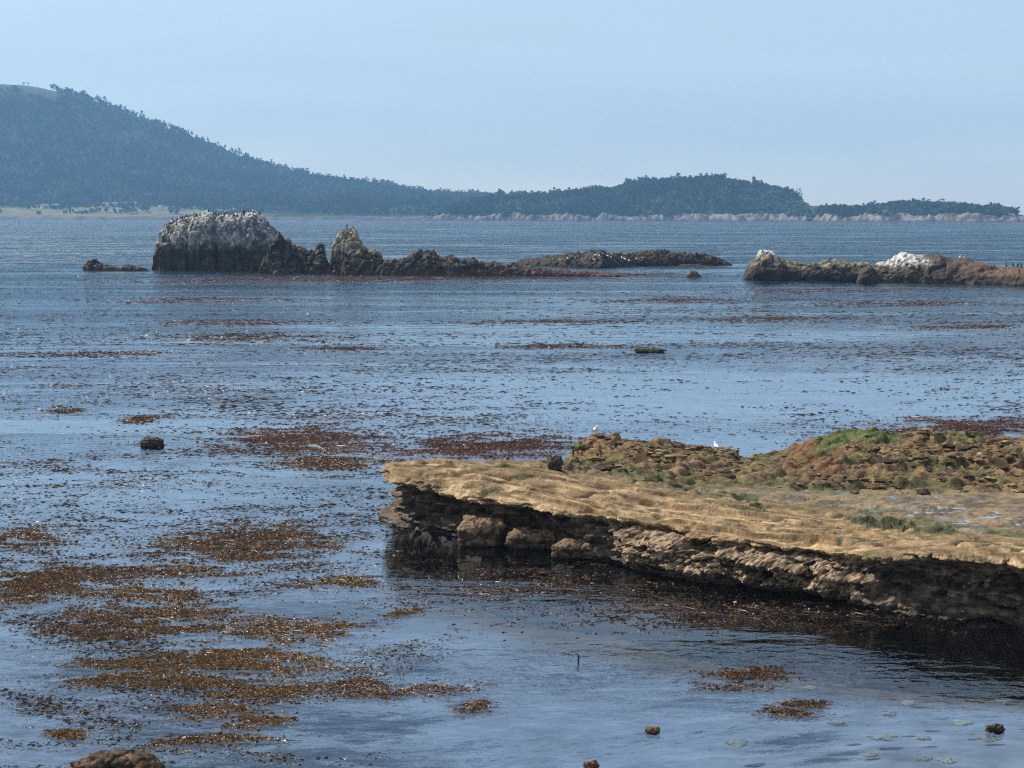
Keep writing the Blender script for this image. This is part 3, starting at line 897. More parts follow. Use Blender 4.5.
def build_shelf():
    root = empty('rock_shelf', (6.0, 62.0, 0.0), 'broad tan sandstone rock shelf with dark undercut edge standing in the water', 'rock shelf')
    # closed plan outline: front (dense) then back
    front_px = np.concatenate([np.linspace(386, 1060, 1000), np.linspace(1066, 1200, 60)])
    fx = np.interp(front_px, fr_[:, 0], wx); fy = np.interp(front_px, fr_[:, 0], wy)
    bw = np.interp(front_px, fr_[:, 0], fr_[:, 3])
    ext = np.array([(24, 44), (32, 45), (36, 52), (36, 70), (34, 80)], float)
    back = np.array([(28, 81.5), (20, 81), (14, 80), (11.5, 78.5), (9, 78.8), (5, 79.5), (3.2, 79), (2.3, 76), (2.2, 73.0), (1.4, 71.2), (-1, 70.2), (-3.2, 69.0), (-4.6, 67.2), (-4.75, 65.5)], float)
    def dens(pts, step):
        out = []
        for a, b in zip(pts[:-1], pts[1:]):
            n = max(2, int(np.linalg.norm(b - a) / step)); out += [a + (b - a) * k / n for k in range(n)]
        return np.array(out)
    tailA = dens(np.vstack([[fx[-1], fy[-1]], ext]), 0.5)[1:]
    tailB = dens(np.vstack([ext[-1], back, [fx[0], fy[0]]]), 0.11)
    OX = np.concatenate([fx, tailA[:, 0], tailB[:, 0]]); OY = np.concatenate([fy, tailA[:, 1], tailB[:, 1]])
    isb = np.concatenate([np.zeros(len(fx)), np.linspace(0, 1, len(tailA)), np.ones(len(tailB))])
    # the left tip is a front-like cliff again
    tip = (OX < -2.8) & (isb > 0.5)
    isb[tip] = np.clip((OX[tip] + 4.6) / 1.8, 0, 1)
    bwt = np.concatenate([bw, np.full(len(tailA) + len(tailB), 0.0)])
    N = len(OX)
    ker = np.ones(15) / 15
    def smooth(a): return np.convolve(np.concatenate([a[-7:], a, a[:7]]), ker, 'valid')
    SX, SY = smooth(OX), smooth(OY)
    tx, ty = np.roll(SX, -3) - np.roll(SX, 3), np.roll(SY, -3) - np.roll(SY, 3)
    tl = np.hypot(tx, ty) + 1e-9
    nx, ny = smooth(ty / tl), smooth(-tx / tl)
    # plan wobble of the outline
    wob = 0.30 * fbm(stack3(OX, OY, 0), 4, 0.55) * sstep(-3.8, -1.5, OX) + 0.03 * (1 - sstep(-4.0, -2.5, OX))
    OX = SX + nx * wob; OY = SY + ny * wob
    # section tables: (fraction of lip height or metres below, offset outwards)
    tz = np.linspace(0, 1, 96)
    T_ = np.array([0, .12, .2, .3, .42, .55, .68, .76, .82, .9, 1.0])
    over_z = np.array([-2.6, -0.02, .08, .18, .34, .54, .72, .80, .86, .93, 1.0]); over_o = np.array([-.1, -.05, -.18, -.35, -.6, -.8, -.8, -.5, -.10, .10, .0])
    ben_z = np.array([-2.6, -0.05, .10, .20, .26, .44, .66, .82, .87, .92, 1.0]); ben_o = np.array([-.2, -.25, -.38, -.2, .22, .34, .02, -.42, -.80, -.78, -.68])
    slo_z = np.array([-2.6, -.3, -.1, .05, .2, .4, .55, .7, .8, .9, 1.0]); slo_o = np.array([1.0, .7, .5, .4, .3, .2, .12, .06, .0, -.05, -.1])
    def tab(zv): return np.interp(tz, T_, zv)
    oz, oo, bz, bo, sz_, so = map(tab, (over_z, over_o, ben_z, ben_o, slo_z, slo_o))
    B = bwt[:, None]; S = isb[:, None]
    Zf = (oz[None] * (1 - B) + bz[None] * B) * (1 - S) + sz_[None] * S
    und = np.clip(1 + 0.7 * fbm(stack3(OX, OY, 3.0), 3, 0.45), 0.35, 1.6)[:, None]
    Of = (np.where(oo < 0, oo, oo)[None] * np.where(oo[None] < 0, und, 1) * (1 - B) + bo[None] * B) * (1 - S) + so[None] * S
    lipo = Of[:, -1]
    LX, LY = OX + nx * lipo, OY + ny * lipo
    lz = tps(LX, LY)
    lz = np.maximum(lz, 0.25)
    Zc = np.where(Zf > 0, Zf * lz[:, None], Zf)
    # left ledges on the tip
    pxo = proj(stack3(OX, OY, 0.8))[0]
    leftw = (np.exp(-((pxo - 412) / 30.0) ** 2) * (1 - isb))[:, None]
    Of = Of + leftw * (1.0 * np.exp(-((Zc - 1.05) / 0.13) ** 2) + 0.08 * np.exp(-((Zc - 0.15) / 0.13) ** 2))
    CX = OX[:, None] + nx[:, None] * Of; CY = OY[:, None] + ny[:, None] * Of
    P = stack3(CX, CY, Zc)
    lowf = sstep(-0.4, 0.1, Zc)
    al0 = 0.77 * P[..., 0] - 0.63 * P[..., 1]
    bed = P[..., 2] + 0.035 * al0 + 0.12 * fbm(P, 2, 0.5)
    strat = np.tanh(3.5 * perlin(stack3(al0 * 0.16, 3.3, bed * 4.0))) * 0.20 + np.tanh(3 * perlin(stack3(al0 * 0.3, 9.3, bed * 9.0))) * 0.09
    cb1, cc1 = cells(P * np.array([1, 1, 2.2]), 0.9, 4); cb2, cc2 = cells(P * np.array([1, 1, 1.8]), 2.6, 5)
    lump = fbm(P * np.array([1, 1, 1.4]), 4, 0.9) * 0.22 + 0.3 * (cb1 - 0.55) + 0.12 * (cb2 - 0.5) - 0.10 * np.exp(-(cc1 / 0.1) ** 2) - 0.05 * np.exp(-(cc2 / 0.12) ** 2)
    fine = fbm(P, 3, 5.0) * 0.07 + fbm(P, 2, 13.0) * 0.03
    barn = (np.abs(perlin(P * 9.0)) - 0.25) * 0.16 + (np.abs(perlin(P * 17.0)) - 0.25) * 0.06
    teeth = (perlin(P * np.array([3.2, 3.2, 1.2])) * 0.22 + perlin(P * np.array([1.1, 1.1, 1.0]) + 4) * 0.25) * np.exp(-((tz[None] - 0.8) / 0.08) ** 2) * (1 - S)
    benchz = B * (1 - S) * sstep(0.2, 0.3, tz)[None] * (1 - sstep(0.78, 0.86, tz))[None]
    holes = (np.clip(fbm(P * np.array([0.8, 0.8, 1.8]), 3, 1.0, 21.0) - 0.15, 0, 1) * -1.7 + np.clip(fbm(P * np.array([1.6, 1.6, 3.0]), 2, 1.0, 31.0) - 0.2, 0, 1) * -0.7) * benchz
    D = (strat + lump + fine + barn * (0.25 + 0.9 * benchz) + holes) * (0.5 + 0.5 * lowf) * np.interp(tz, [0, .9, 1], [1, 1, .35])[None] + teeth
    P[..., 0] += nx[:, None] * D; P[..., 1] += ny[:, None] * D
    P[..., 2] += (0.05 * fbm(P, 3, 2.2, 9.0) + 0.03 * fbm(P, 2, 7.0)) * np.interp(tz, [0, .2, 1], [0, .5, 1])[None]
    # ---- top: rows from the lip to the spine
    spine = np.array([(-2.6, 65.0), (1.5, 66.5), (4, 66.5), (7, 64.8), (12, 62.5), (18, 61), (28, 60)], float)
    sx = np.clip(LX, -2.6, 28); sy = np.interp(sx, spine[:, 0], spine[:, 1])
    Nt = 230
    tt = np.linspace(0, 1, Nt + 1)[1:]
    lipP = P[:, -1]
    TX = LX[:, None] * (1 - tt) + sx[:, None] * tt; TY = LY[:, None] * (1 - tt) + sy[:, None] * tt
    TZ = tps(TX, TY)
    dx = (lipP[:, 0] - LX)[:, None]; dy = (lipP[:, 1] - LY)[:, None]; dz = (lipP[:, 2] - np.maximum(TZ[:, 0], 0.25))[:, None]
    dist = np.hypot(TX - LX[:, None], TY - LY[:, None])
    fade = np.exp(-dist / 0.35)
    TX = TX + dx * fade; TY = TY + dy * fade
    Q = stack3(TX, TY, TZ)
    qx, qy = proj(Q)
    # zones from where the beds lie
    bound = np.interp(qx, [380, 560, 640, 690, 760, 830, 870, 920, 1000, 1100], [430, 464, 480, 492, 502, 510, 519, 529, 536, 540])
    slab = sstep(-5, 5, qy - bound + 5 * fbm(Q, 3, 0.7))
    behind = isb[:, None] * np.ones_like(slab)
    mound = (1 - slab) * sstep(776, 792, qx) * (1 - sstep(484, 492, qy + 4 * fbm(Q, 3, 0.6)))
    ridge_ = (1 - slab) * (1 - sstep(776, 792, qx)) * (1 - sstep(476, 494, qy))
    flat = np.clip(1 - slab - mound - ridge_, 0, 1)
    rough = np.clip(ridge_ + mound, 0, 1)
    flatY = 0.97
    TZ = TZ * (1 - flat * 0.75) + flatY * flat * 0.75
    along_ = 0.77 * Q[..., 0] - 0.63 * Q[..., 1]; across_ = 0.63 * Q[..., 0] + 0.77 * Q[..., 1]
    QB = stack3(along_ * 0.11, across_ * 1.0 + 0.3 * fbm(Q, 2, 0.25), 0)
    smooth_n = 0.20 * fbm(QB, 3, 0.7, 0.0, 0.35) + 0.03 * ridged(QB, 2, 1.7) + 0.01 * fbm(Q, 3, 2.4)
    # thin bedding steps on the slab
    stp = (across_ * 0.85 + 0.8 * fbm(Q, 3, 0.22))
    saw = stp - np.floor(stp)
    st2 = (across_ * 2.3 + 0.9 * fbm(Q, 3, 0.3, 5.0)); saw2 = st2 - np.floor(st2)
    amp1 = np.clip(0.75 + 1.3 * fbm(stack3(along_ * 0.25, np.floor(stp) * 3.7, 0), 2, 1.0, 61.0), 0.0, 1.5)
    amp2 = np.clip(0.5 + 1.5 * fbm(stack3(along_ * 0.4, np.floor(st2) * 3.7, 0), 2, 1.0, 67.0), 0.0, 1.5)
    stepn = (np.minimum(1 - saw, saw * 12) - 0.45) * 0.15 * amp1 + (np.minimum(1 - saw2, saw2 * 8) - 0.45) * 0.045 * amp2
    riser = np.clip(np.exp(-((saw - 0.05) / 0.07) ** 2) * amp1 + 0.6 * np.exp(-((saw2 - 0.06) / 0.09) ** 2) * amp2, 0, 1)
    pc1, pc2 = cells(QB * np.array([3.0, 1.0, 1.0]), 1.3, 9)
    smooth_n = smooth_n - 0.05 * np.exp(-(pc2 / 0.10) ** 2) * sstep(-0.1, 0.3, fbm(Q, 3, 0.5, 44.0))
    gul = -0.16 * np.clip(0.16 - np.abs(fbm(Q * np.array([0.5, 1.0, 1]), 3, 0.5, 33.0)), 0, 1) / 0.16 * sstep(0.15, 0.5, dist)
    rb1, rc1 = cells(Q * np.array([1, 0.8, 1]), 1.1, 6); rb2, rc2 = cells(Q * np.array([1, 0.8, 1]), 2.7, 7)
    rgh = 0.07 * np.tanh(4 * np.sin(6.28 * (TY * 0.8 + 0.9 * fbm(Q, 3, 0.35)))) + 0.10 * (ridged(Q, 3, 0.7, 4.0) - 0.25) + 0.26 * (rb1 - 0.5) + 0.16 * (rb2 - 0.5) - 0.10 * np.exp(-(rc1 / 0.12) ** 2) - 0.06 * np.exp(-(rc2 / 0.14) ** 2) + 0.05 * fbm(Q, 3, 4.0)
    layer = 0.07 * np.sin(6.28 * (TY * 0.55 + 0.5 * fbm(Q, 3, 0.5))) * mound
    flt = 0.05 * fbm(Q * np.array([0.7, 1.4, 1]), 4, 0.9, 5.0) + 0.055 * fbm(Q, 3, 3.2, 3.0) + 0.03 * np.clip(fbm(Q, 3, 2.2, 8.0), 0, 1) * 2
    TZ = TZ + (slab * (smooth_n + stepn + gul) + rough * (rgh + layer) + flat * flt) * sstep(0.0, 0.25, dist) + dz * fade
    humps = np.zeros_like(TZ); hc1, hc2 = cells(Q, 1.7, 12)
    # dark algae-topped blocks and clefts along the back of the slab
    for (ax, ay, bx, by_, hh, wd) in [(640, 487, 662, 478, 0.12, .25), (662, 474, 690, 484, -0.12, .22), (722, 491, 752, 494, 0.16, .3), (742, 493, 762, 507, -0.22, .22), (852, 514, 900, 521, 0.16, .22), (862, 522, 945, 534, 0.20, .28), (840, 421, 842, 421, 0, .2), (905, 523, 985, 533, 0.06, .3), (700, 494, 730, 497, .12, .25), (850, 547, 925, 552, -0.12, .3), (975, 541, 985, 553, -0.35, .22), (610, 473, 634, 478, -.1, .2)]:
        a0 = np.array(at_z(ax, ay, 1.25)); b0 = np.array(at_z(bx, by_, 1.25))
        d = b0 - a0; ll = d @ d + 1e-9
        s = np.clip(((TX - a0[0]) * d[0] + (TY - a0[1]) * d[1]) / ll, 0, 1)
        rr = np.hypot(TX - a0[0] - s * d[0], (TY - a0[1] - s * d[1]) * 0.6)
        bumpz = 0.75 * hh * np.tanh(2.5 * np.exp(-(rr / wd) ** 2)) * np.clip(0.35 + 0.9 * hc1 + 0.8 * fbm(Q, 3, 2.0), 0, 1.6); TZ = TZ + bumpz; humps = humps + np.abs(bumpz)
    T = stack3(TX, TY, TZ)
    ALL = np.concatenate([P, T], 1)
    nv = ALL.shape[1]
    # ---- albedo
    px, py = proj(ALL); z = ALL[..., 2]
    k1 = fbm(ALL, 4, 0.8); k2 = fbm(ALL, 4, 2.6, 7.0); k3 = fbm(ALL, 3, 7.0, 3.0)
    AB = stack3((0.77 * ALL[..., 0] - 0.63 * ALL[..., 1]) * 0.10, (0.63 * ALL[..., 0] + 0.77 * ALL[..., 1]) * 1.25 + 0.3 * fbm(ALL, 2, 0.25), 0 * z)
    lam = fbm(AB, 5, 1.0, 2.0, 0.6)
    tan = mix(np.array((0.26, 0.16, 0.072)), np.array((0.52, 0.36, 0.18)), np.clip(0.45 + lam * 1.5, 0, 1))
    tan = mix(tan, np.array((0.145, 0.09, 0.042)), sstep(0.0, 0.4, k1 * 0.7 + 0.7 * lam) * 0.8)
    tan = mix(tan, np.array((0.12, 0.08, 0.04)), sstep(0.3, 0.55, k3 + 0.5 * k2) * 0.6)
    tan = mix(tan, np.array((0.11, 0.095, 0.04)), sstep(0.3, 0.65, fbm(ALL * np.array([0.7, 1.5, 1]), 4, 0.9, 15.0)) * 0.8)
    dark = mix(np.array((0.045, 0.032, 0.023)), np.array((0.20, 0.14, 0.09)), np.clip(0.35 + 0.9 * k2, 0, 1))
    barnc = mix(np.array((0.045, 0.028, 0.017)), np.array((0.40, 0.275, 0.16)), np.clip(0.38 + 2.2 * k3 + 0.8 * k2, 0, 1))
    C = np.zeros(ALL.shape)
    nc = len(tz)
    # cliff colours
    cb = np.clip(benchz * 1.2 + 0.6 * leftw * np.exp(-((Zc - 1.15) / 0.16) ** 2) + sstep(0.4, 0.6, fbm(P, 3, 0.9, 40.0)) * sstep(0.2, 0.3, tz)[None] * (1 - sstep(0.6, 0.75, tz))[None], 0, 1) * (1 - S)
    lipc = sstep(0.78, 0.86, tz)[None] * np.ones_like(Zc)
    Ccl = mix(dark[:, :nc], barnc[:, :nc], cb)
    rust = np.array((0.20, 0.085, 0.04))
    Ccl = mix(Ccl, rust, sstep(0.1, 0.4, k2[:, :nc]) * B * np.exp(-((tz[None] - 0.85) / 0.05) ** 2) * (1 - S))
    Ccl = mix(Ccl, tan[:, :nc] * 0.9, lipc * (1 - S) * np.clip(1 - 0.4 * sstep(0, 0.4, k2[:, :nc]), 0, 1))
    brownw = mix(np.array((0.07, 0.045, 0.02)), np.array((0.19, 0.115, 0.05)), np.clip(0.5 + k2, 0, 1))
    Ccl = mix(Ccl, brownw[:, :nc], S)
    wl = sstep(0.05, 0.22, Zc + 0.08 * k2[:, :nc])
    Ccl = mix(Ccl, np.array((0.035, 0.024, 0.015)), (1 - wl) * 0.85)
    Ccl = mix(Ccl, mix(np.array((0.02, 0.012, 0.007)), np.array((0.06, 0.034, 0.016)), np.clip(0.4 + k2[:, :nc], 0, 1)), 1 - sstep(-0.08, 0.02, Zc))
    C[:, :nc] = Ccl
    # top colours
    kk1, kk2, kk3 = k1[:, nc:], k2[:, nc:], k3[:, nc:]
    tpx, tpy = px[:, nc:], py[:, nc:]
    rid = mix(np.array((0.045, 0.03, 0.016)), np.array((0.25, 0.155, 0.07)), np.clip(0.0 + 0.45 * rb2 + 0.3 * rb1 + 0.8 * kk2 + 0.5 * kk3, 0, 1))
    wetflat = mix(np.array((0.10, 0.07, 0.036)), np.array((0.25, 0.175, 0.095)), np.clip(0.5 + kk1 + 0.4 * kk2, 0, 1))
    green = mix(np.array((0.035, 0.045, 0.012)), np.array((0.105, 0.125, 0.03)), np.clip(0.5 + kk2 + 0.4 * kk3, 0, 1))
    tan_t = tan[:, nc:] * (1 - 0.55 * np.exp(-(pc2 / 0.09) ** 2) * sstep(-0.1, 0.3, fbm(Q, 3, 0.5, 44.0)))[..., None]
    tan_t = tan_t * (1 - 0.5 * riser * np.clip(0.6 + kk2, 0, 1))[..., None]  # step risers darkened in the colour too, deepening their shade
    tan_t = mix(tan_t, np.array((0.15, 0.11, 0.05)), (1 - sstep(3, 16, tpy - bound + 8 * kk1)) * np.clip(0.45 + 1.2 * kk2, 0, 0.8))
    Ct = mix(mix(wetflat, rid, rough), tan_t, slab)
    # left flank of mound and ridge: smooth brown weed
    flank = np.clip(sstep(782, 792, tpx) * (1 - sstep(826, 852, tpx + 14 * kk1)) * sstep(438, 446, tpy + 4 * kk1 + (tpx - 790) * 0.06) * (1 - sstep(468, 478, tpy)), 0, 1) * (1 - slab)
    Ct = mix(Ct, np.array((0.15, 0.075, 0.03)) * (1 + 0.5 * kk3)[..., None], flank)
    rflank = (1 - sstep(596, 640, tpx + 14 * kk1)) * ridge_ * (1 - sstep(458, 464, tpy))
    Ct = mix(Ct, np.array((0.20, 0.12, 0.05)) * (1 + 0.6 * kk3)[..., None], rflank)
    gm = sstep(808, 822, tpx) * (1 - sstep(438, 444, tpy + 5 * kk1 - np.clip(850 - tpx, 0, 30) * 0.55)) * mound
    gm = gm * np.where(tpx > 900, np.clip(0.5 + 1.3 * kk1, 0, 1), 1)
    gm = np.maximum(gm, sstep(0.0, 0.35, fbm(Q, 3, 0.6, 12.0) + 0.3 * kk2) * (ridge_ + 0.6 * mound) * sstep(446, 458, tpy) * 0.75)
    gm = np.maximum(gm, np.exp(-((tpx - 830) / 45.0) ** 2 - ((tpy - 490) / 5.0) ** 2) * np.clip(0.7 + 1.5 * kk2, 0, 1))
    gm = np.maximum(gm, np.exp(-((tpx - 745) / 60.0) ** 2 - ((tpy - 483) / 6.0) ** 2) * np.clip(0.4 + 1.5 * kk2, 0, 1))
    gm = np.maximum(gm, sstep(0.05, 0.4, fbm(Q, 4, 0.7, 19.0) + 0.2 * kk2) * np.exp(-((tpy - bound + 6) / 10.0) ** 2) * 0.7 * (tpx > 590))
    Ct = mix(Ct, green, np.clip(gm, 0, 1))
    dk = np.zeros_like(tpx)
    for (a_, b_, w_, h_) in [(655, 482, 22, 4), (737, 493, 22, 5), (875, 518, 28, 3.5), (905, 529, 36, 5), (470, 459, 30, 2), (545, 460, 22, 3), (900, 497, 12, 3), (930, 490, 14, 3)]:
        dk = np.maximum(dk, np.exp(-((tpx - a_) / w_) ** 2 - ((tpy - b_ - 0.12 * (tpx - a_)) / h_) ** 2) * np.clip(0.6 + 1.6 * kk2, 0, 1))
    Ct = mix(Ct, mix(np.array((0.03, 0.028, 0.014)), np.array((0.06, 0.072, 0.022)), np.clip(0.5 + kk3, 0, 1)), np.clip(sstep(0.035, 0.09, humps + 0.03 * kk2) * 0.93 + 0.35 * dk, 0, 1))
    Ct = mix(Ct, brownw[:, nc:], behind * (1 - sstep(0.1, 0.5, T[..., 2])))
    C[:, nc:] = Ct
    wet = np.zeros(ALL.shape[:2])
    wet[:, nc:] = np.clip(flat * (0.25 + 1.1 * fbm(Q, 4, 0.8, 71.0)), 0, 0.85)
    wet[:, :nc] = 0.5 * (1 - wl)
    ALLl = ALL - np.array((6.0, 62.0, 0.0))
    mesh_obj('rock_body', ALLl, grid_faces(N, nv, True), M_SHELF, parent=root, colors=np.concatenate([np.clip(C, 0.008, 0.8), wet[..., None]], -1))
    # ---- tide pools: still sheets lying in the hollows of the flat
    def pool(pts, z):
        V = [(*map(float, at_z(a, b, z)), z) for a, b in pts]
        V = np.array(V) - np.array((6.0, 62.0, 0.0))
        c = V.mean(0); n = len(V)
        VV = np.vstack([V, c]); me = bpy.data.meshes.new('tide_pool')
        me.from_pydata([tuple(v) for v in VV], [], [(i, (i + 1) % n, n) for i in range(n)])
        me.materials.append(M_POOL)
        ob = bpy.data.objects.new('tide_pool', me); COL.objects.link(ob); ob.parent = root
    pool([(845, 512), (880, 503), (940, 506), (1000, 512), (1060, 520), (1060, 531), (980, 527), (920, 521), (880, 517)], 0.95)
    pool([(790, 492), (830, 488), (900, 490), (960, 494), (1010, 498), (1000, 503), (900, 500), (820, 498)], 0.945)
    return root
build_shelf()

# ------------------------------------------------------------------ rubble crust of the back ridge and mound
def build_rubble():
    bpy.context.view_layer.update()
    body = bpy.data.objects['rock_body']; root = bpy.data.objects['rock_shelf']
    r = np.random.default_rng(404)
    base_s = bmesh_ico()
    Vs, Fs, Cs = [], [], []
    off = 0
    inv = np.array((6.0, 62.0, 0.0))
    n = 0
    for _ in range(20000):
        px = r.uniform(575, 1090); Y = r.uniform(64, 77.5)
        x = (px - 512) / F * Y
        hit, loc, nrm, idx = body.ray_cast(Vector((x, Y, 30)) - Vector(inv), Vector((0, 0, -1)))
        if not hit: continue
        p = np.array(loc) + inv
        ppx, ppy = proj(p)
        lim = np.interp(ppx, [570, 640, 700, 780, 800, 900, 1090], [464, 474, 482, 484, 487, 489, 493]) + r.normal(0, 3)
        if ppy > lim or p[2] < 0.3: continue
        if 786 < ppx < 842 and 440 < ppy < 470 and r.random() < 0.8: continue
        if ppx < 630 and ppy < 458 and r.random() < 0.7: continue
        if 815 < ppx < 900 and ppy < 440 and r.random() < 0.85: continue
        dn = float(fbm(p[None], 3, 0.5, 3.0)[0])
        if r.random() > 0.12 + 0.8 * dn: continue
        sz = 0.03 + 0.09 * r.random() ** 2.5 + (0.13 if r.random() < 0.02 else 0)
        v = base_s[0] * (1 + r.uniform(-0.28, 0.28, (len(base_s[0]), 1))) * sz * r.uniform(0.6, 1.3, 3) * np.array((1.9, 1.3, 0.55))
        a = r.normal(-0.45, 0.45); ca, sa = math.cos(a), math.sin(a)
        v = np.stack([v[:, 0] * ca - v[:, 1] * sa, v[:, 0] * sa + v[:, 1] * ca, v[:, 2]], -1) + np.array(loc) + (0, 0, sz * 0.1)
        t = r.random()
        c = np.array((0.055, 0.033, 0.016)) if t < 0.3 else np.array((0.15, 0.09, 0.038)) if t < 0.78 else np.array((0.28, 0.185, 0.09)) if t < 0.93 else np.array((0.085, 0.09, 0.025))
        Vs.append(v); Fs.append(base_s[1] + off); Cs.append(np.tile(c * r.uniform(0.7, 1.3), (len(v), 1))); off += len(v); n += 1
    o = mesh_obj('rubble_crust', np.concatenate(Vs), np.concatenate(Fs), M_SMALL, parent=root, smooth=False, colors=np.concatenate(Cs))
    o['kind'] = 'stuff'
    print('rubble', n)

def bmesh_ico():
    import bmesh
    bm = bmesh.new(); bmesh.ops.create_icosphere(bm, subdivisions=2, radius=1.0)
    bm.verts.ensure_lookup_table()
    V = np.array([v.co[:] for v in bm.verts]); Fc = np.array([[v.index for v in f.verts] for f in bm.faces]); bm.free()
    return V, Fc
build_rubble()

# ------------------------------------------------------------------ loose boulders
def ico_dirs(n):
    i = np.arange(n); ph = i * math.pi * (3 - math.sqrt(5)); z = 1 - 2 * (i + .5) / n
    return np.stack([np.sqrt(1 - z * z) * np.cos(ph), np.sqrt(1 - z * z) * np.sin(ph), z], -1)

def uv_sphere(nu, nv):
    th = np.linspace(0, 2 * math.pi, nu, endpoint=False); ph = np.linspace(0, math.pi, nv)
    T, Ph = np.meshgrid(th, ph, indexing='ij')
    return stack3(np.sin(Ph) * np.cos(T), np.sin(Ph) * np.sin(T), -np.cos(Ph))

def boulder(name, px, base_py, wpx, hpx, z0, label, cat, tones, depth=0.8, boxy=3.0, amp=0.16, seed=0.0, nu=150, nv=90, mat=None, top=None, rot=0.0, front_cut=0.0, tilt_up=0.25):
    x, y = map(float, at_z(px, base_py, z0))
    mpp = y / F
    w = wpx * mpp / 2; h = hpx * mpp; d = w * depth
    S_ = uv_sphere(nu, nv)
    e = 1.0 / (np.sum(np.abs(S_) ** boxy, -1) ** (1 / boxy))
    P = S_ * e[..., None]
    n = S_
    q = P * np.array((w, d, h * 0.7)) + seed
    s = max(w, h)
    b1, c1 = cells(q, 1.7 / s, seed); b2, c2 = cells(q, 4.5 / s, seed + 2)
    D = amp * (1.3 * (b1 - 0.55) + 0.6 * (b2 - 0.5) - 0.5 * np.exp(-(c1 / 0.12) ** 2) - 0.25 * np.exp(-(c2 / 0.14) ** 2) + 0.8 * fbm(q, 3, 1.6 / s) + 0.35 * fbm(q, 3, 6.0 / s))
    P = P * (1 + D)[..., None]
    P = P * np.array((w, d, h * 0.72)) + np.array((0, 0, h * 0.28))
    if front_cut:
        fr = np.clip(-S_[..., 1], 0, 1)
        P[..., 1] += fr * front_cut * d * (1 - sstep(0.25, 0.75, P[..., 2] / h))
        P[..., 2] += tilt_up * P[..., 1] * np.clip(P[..., 2] / h, 0, 1)
    k = fbm(P + seed, 4, 3.0 / s); kf = fbm(P + seed, 3, 9.0 / s)
    zz = P[..., 2] / h
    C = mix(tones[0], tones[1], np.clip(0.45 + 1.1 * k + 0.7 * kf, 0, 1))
    if top is not None: C = mix(C, mix(tones[1], top, np.clip(0.6 + k, 0, 1)), sstep(0.5, 0.8, zz + 0.25 * k))  # tops painted paler than the sides, as the sun lights them
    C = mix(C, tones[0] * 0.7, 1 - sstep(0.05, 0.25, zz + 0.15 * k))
    o = mesh_obj(name, P, grid_faces(nu, nv, True), mat or M_SMALL, colors=np.clip(C, 0.008, 0.8), loc=(x, y + d * 0.7, z0))
    o.rotation_euler = (0, 0, rot)
    return tag(o, label, cat)

TB = (np.array((0.035, 0.022, 0.013)), np.array((0.15, 0.095, 0.053)))
TD = (np.array((0.028, 0.022, 0.018)), np.array((0.09, 0.06, 0.04)))
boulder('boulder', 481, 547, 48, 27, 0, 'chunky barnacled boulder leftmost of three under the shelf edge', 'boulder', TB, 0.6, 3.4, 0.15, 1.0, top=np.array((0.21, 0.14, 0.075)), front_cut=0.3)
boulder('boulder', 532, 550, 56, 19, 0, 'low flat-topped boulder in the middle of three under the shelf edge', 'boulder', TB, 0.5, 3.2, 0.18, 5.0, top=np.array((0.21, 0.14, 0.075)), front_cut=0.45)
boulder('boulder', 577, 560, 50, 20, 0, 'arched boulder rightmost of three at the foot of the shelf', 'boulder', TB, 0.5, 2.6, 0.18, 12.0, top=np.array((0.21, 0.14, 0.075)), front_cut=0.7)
boulder('boulder', 555, 471, 15, 14, 1.62, 'small black block standing on the tan shelf before the back ridge', 'boulder', TD, 0.8, 3.0, 0.2, 14.0, 70, 50)
boulder('boulder', 114, 792, 102, 36, 0, 'wet brown boulder cut off by the bottom left corner', 'boulder', (np.array((0.026, 0.015, 0.008)), np.array((0.15, 0.08, 0.034))), 0.6, 2.4, 0.15, 17.0, rot=0.15)
boulder('sea_rock', 151, 446.5, 24, 8.5, 0, 'dark square rock poking out of the kelp at left', 'rock', TD, 0.7, 3.2, 0.18, 20.0, 80, 56)
boulder('sea_rock', 649, 352.5, 35, 4.2, 0, 'low dark rock alone in the open water before the reef', 'rock', (TD[0], np.array((0.09, 0.085, 0.035))), 0.6, 2.2, 0.3, 25.0, 90, 50)
boulder('sea_rock', 653, 733, 17, 6, 0, 'little brown rock awash in a ring of ripples at bottom centre', 'rock', (np.array((0.06, 0.035, 0.018)), np.array((0.2, 0.12, 0.05))), 0.7, 2.2, 0.25, 28.0, 60, 40)
boulder('sea_rock', 997, 732, 17, 7, 0, 'little dark rock awash near the bottom right corner', 'rock', TD, 0.7, 2.2, 0.3, 31.0, 60, 40)
boulder('sea_rock', 591, 768, 16, 6, 0, 'small reddish rock at the bottom edge of the picture', 'rock', (np.array((0.07, 0.025, 0.015)), np.array((0.2, 0.08, 0.05))), 0.7, 2.2, 0.3, 34.0, 60, 40)

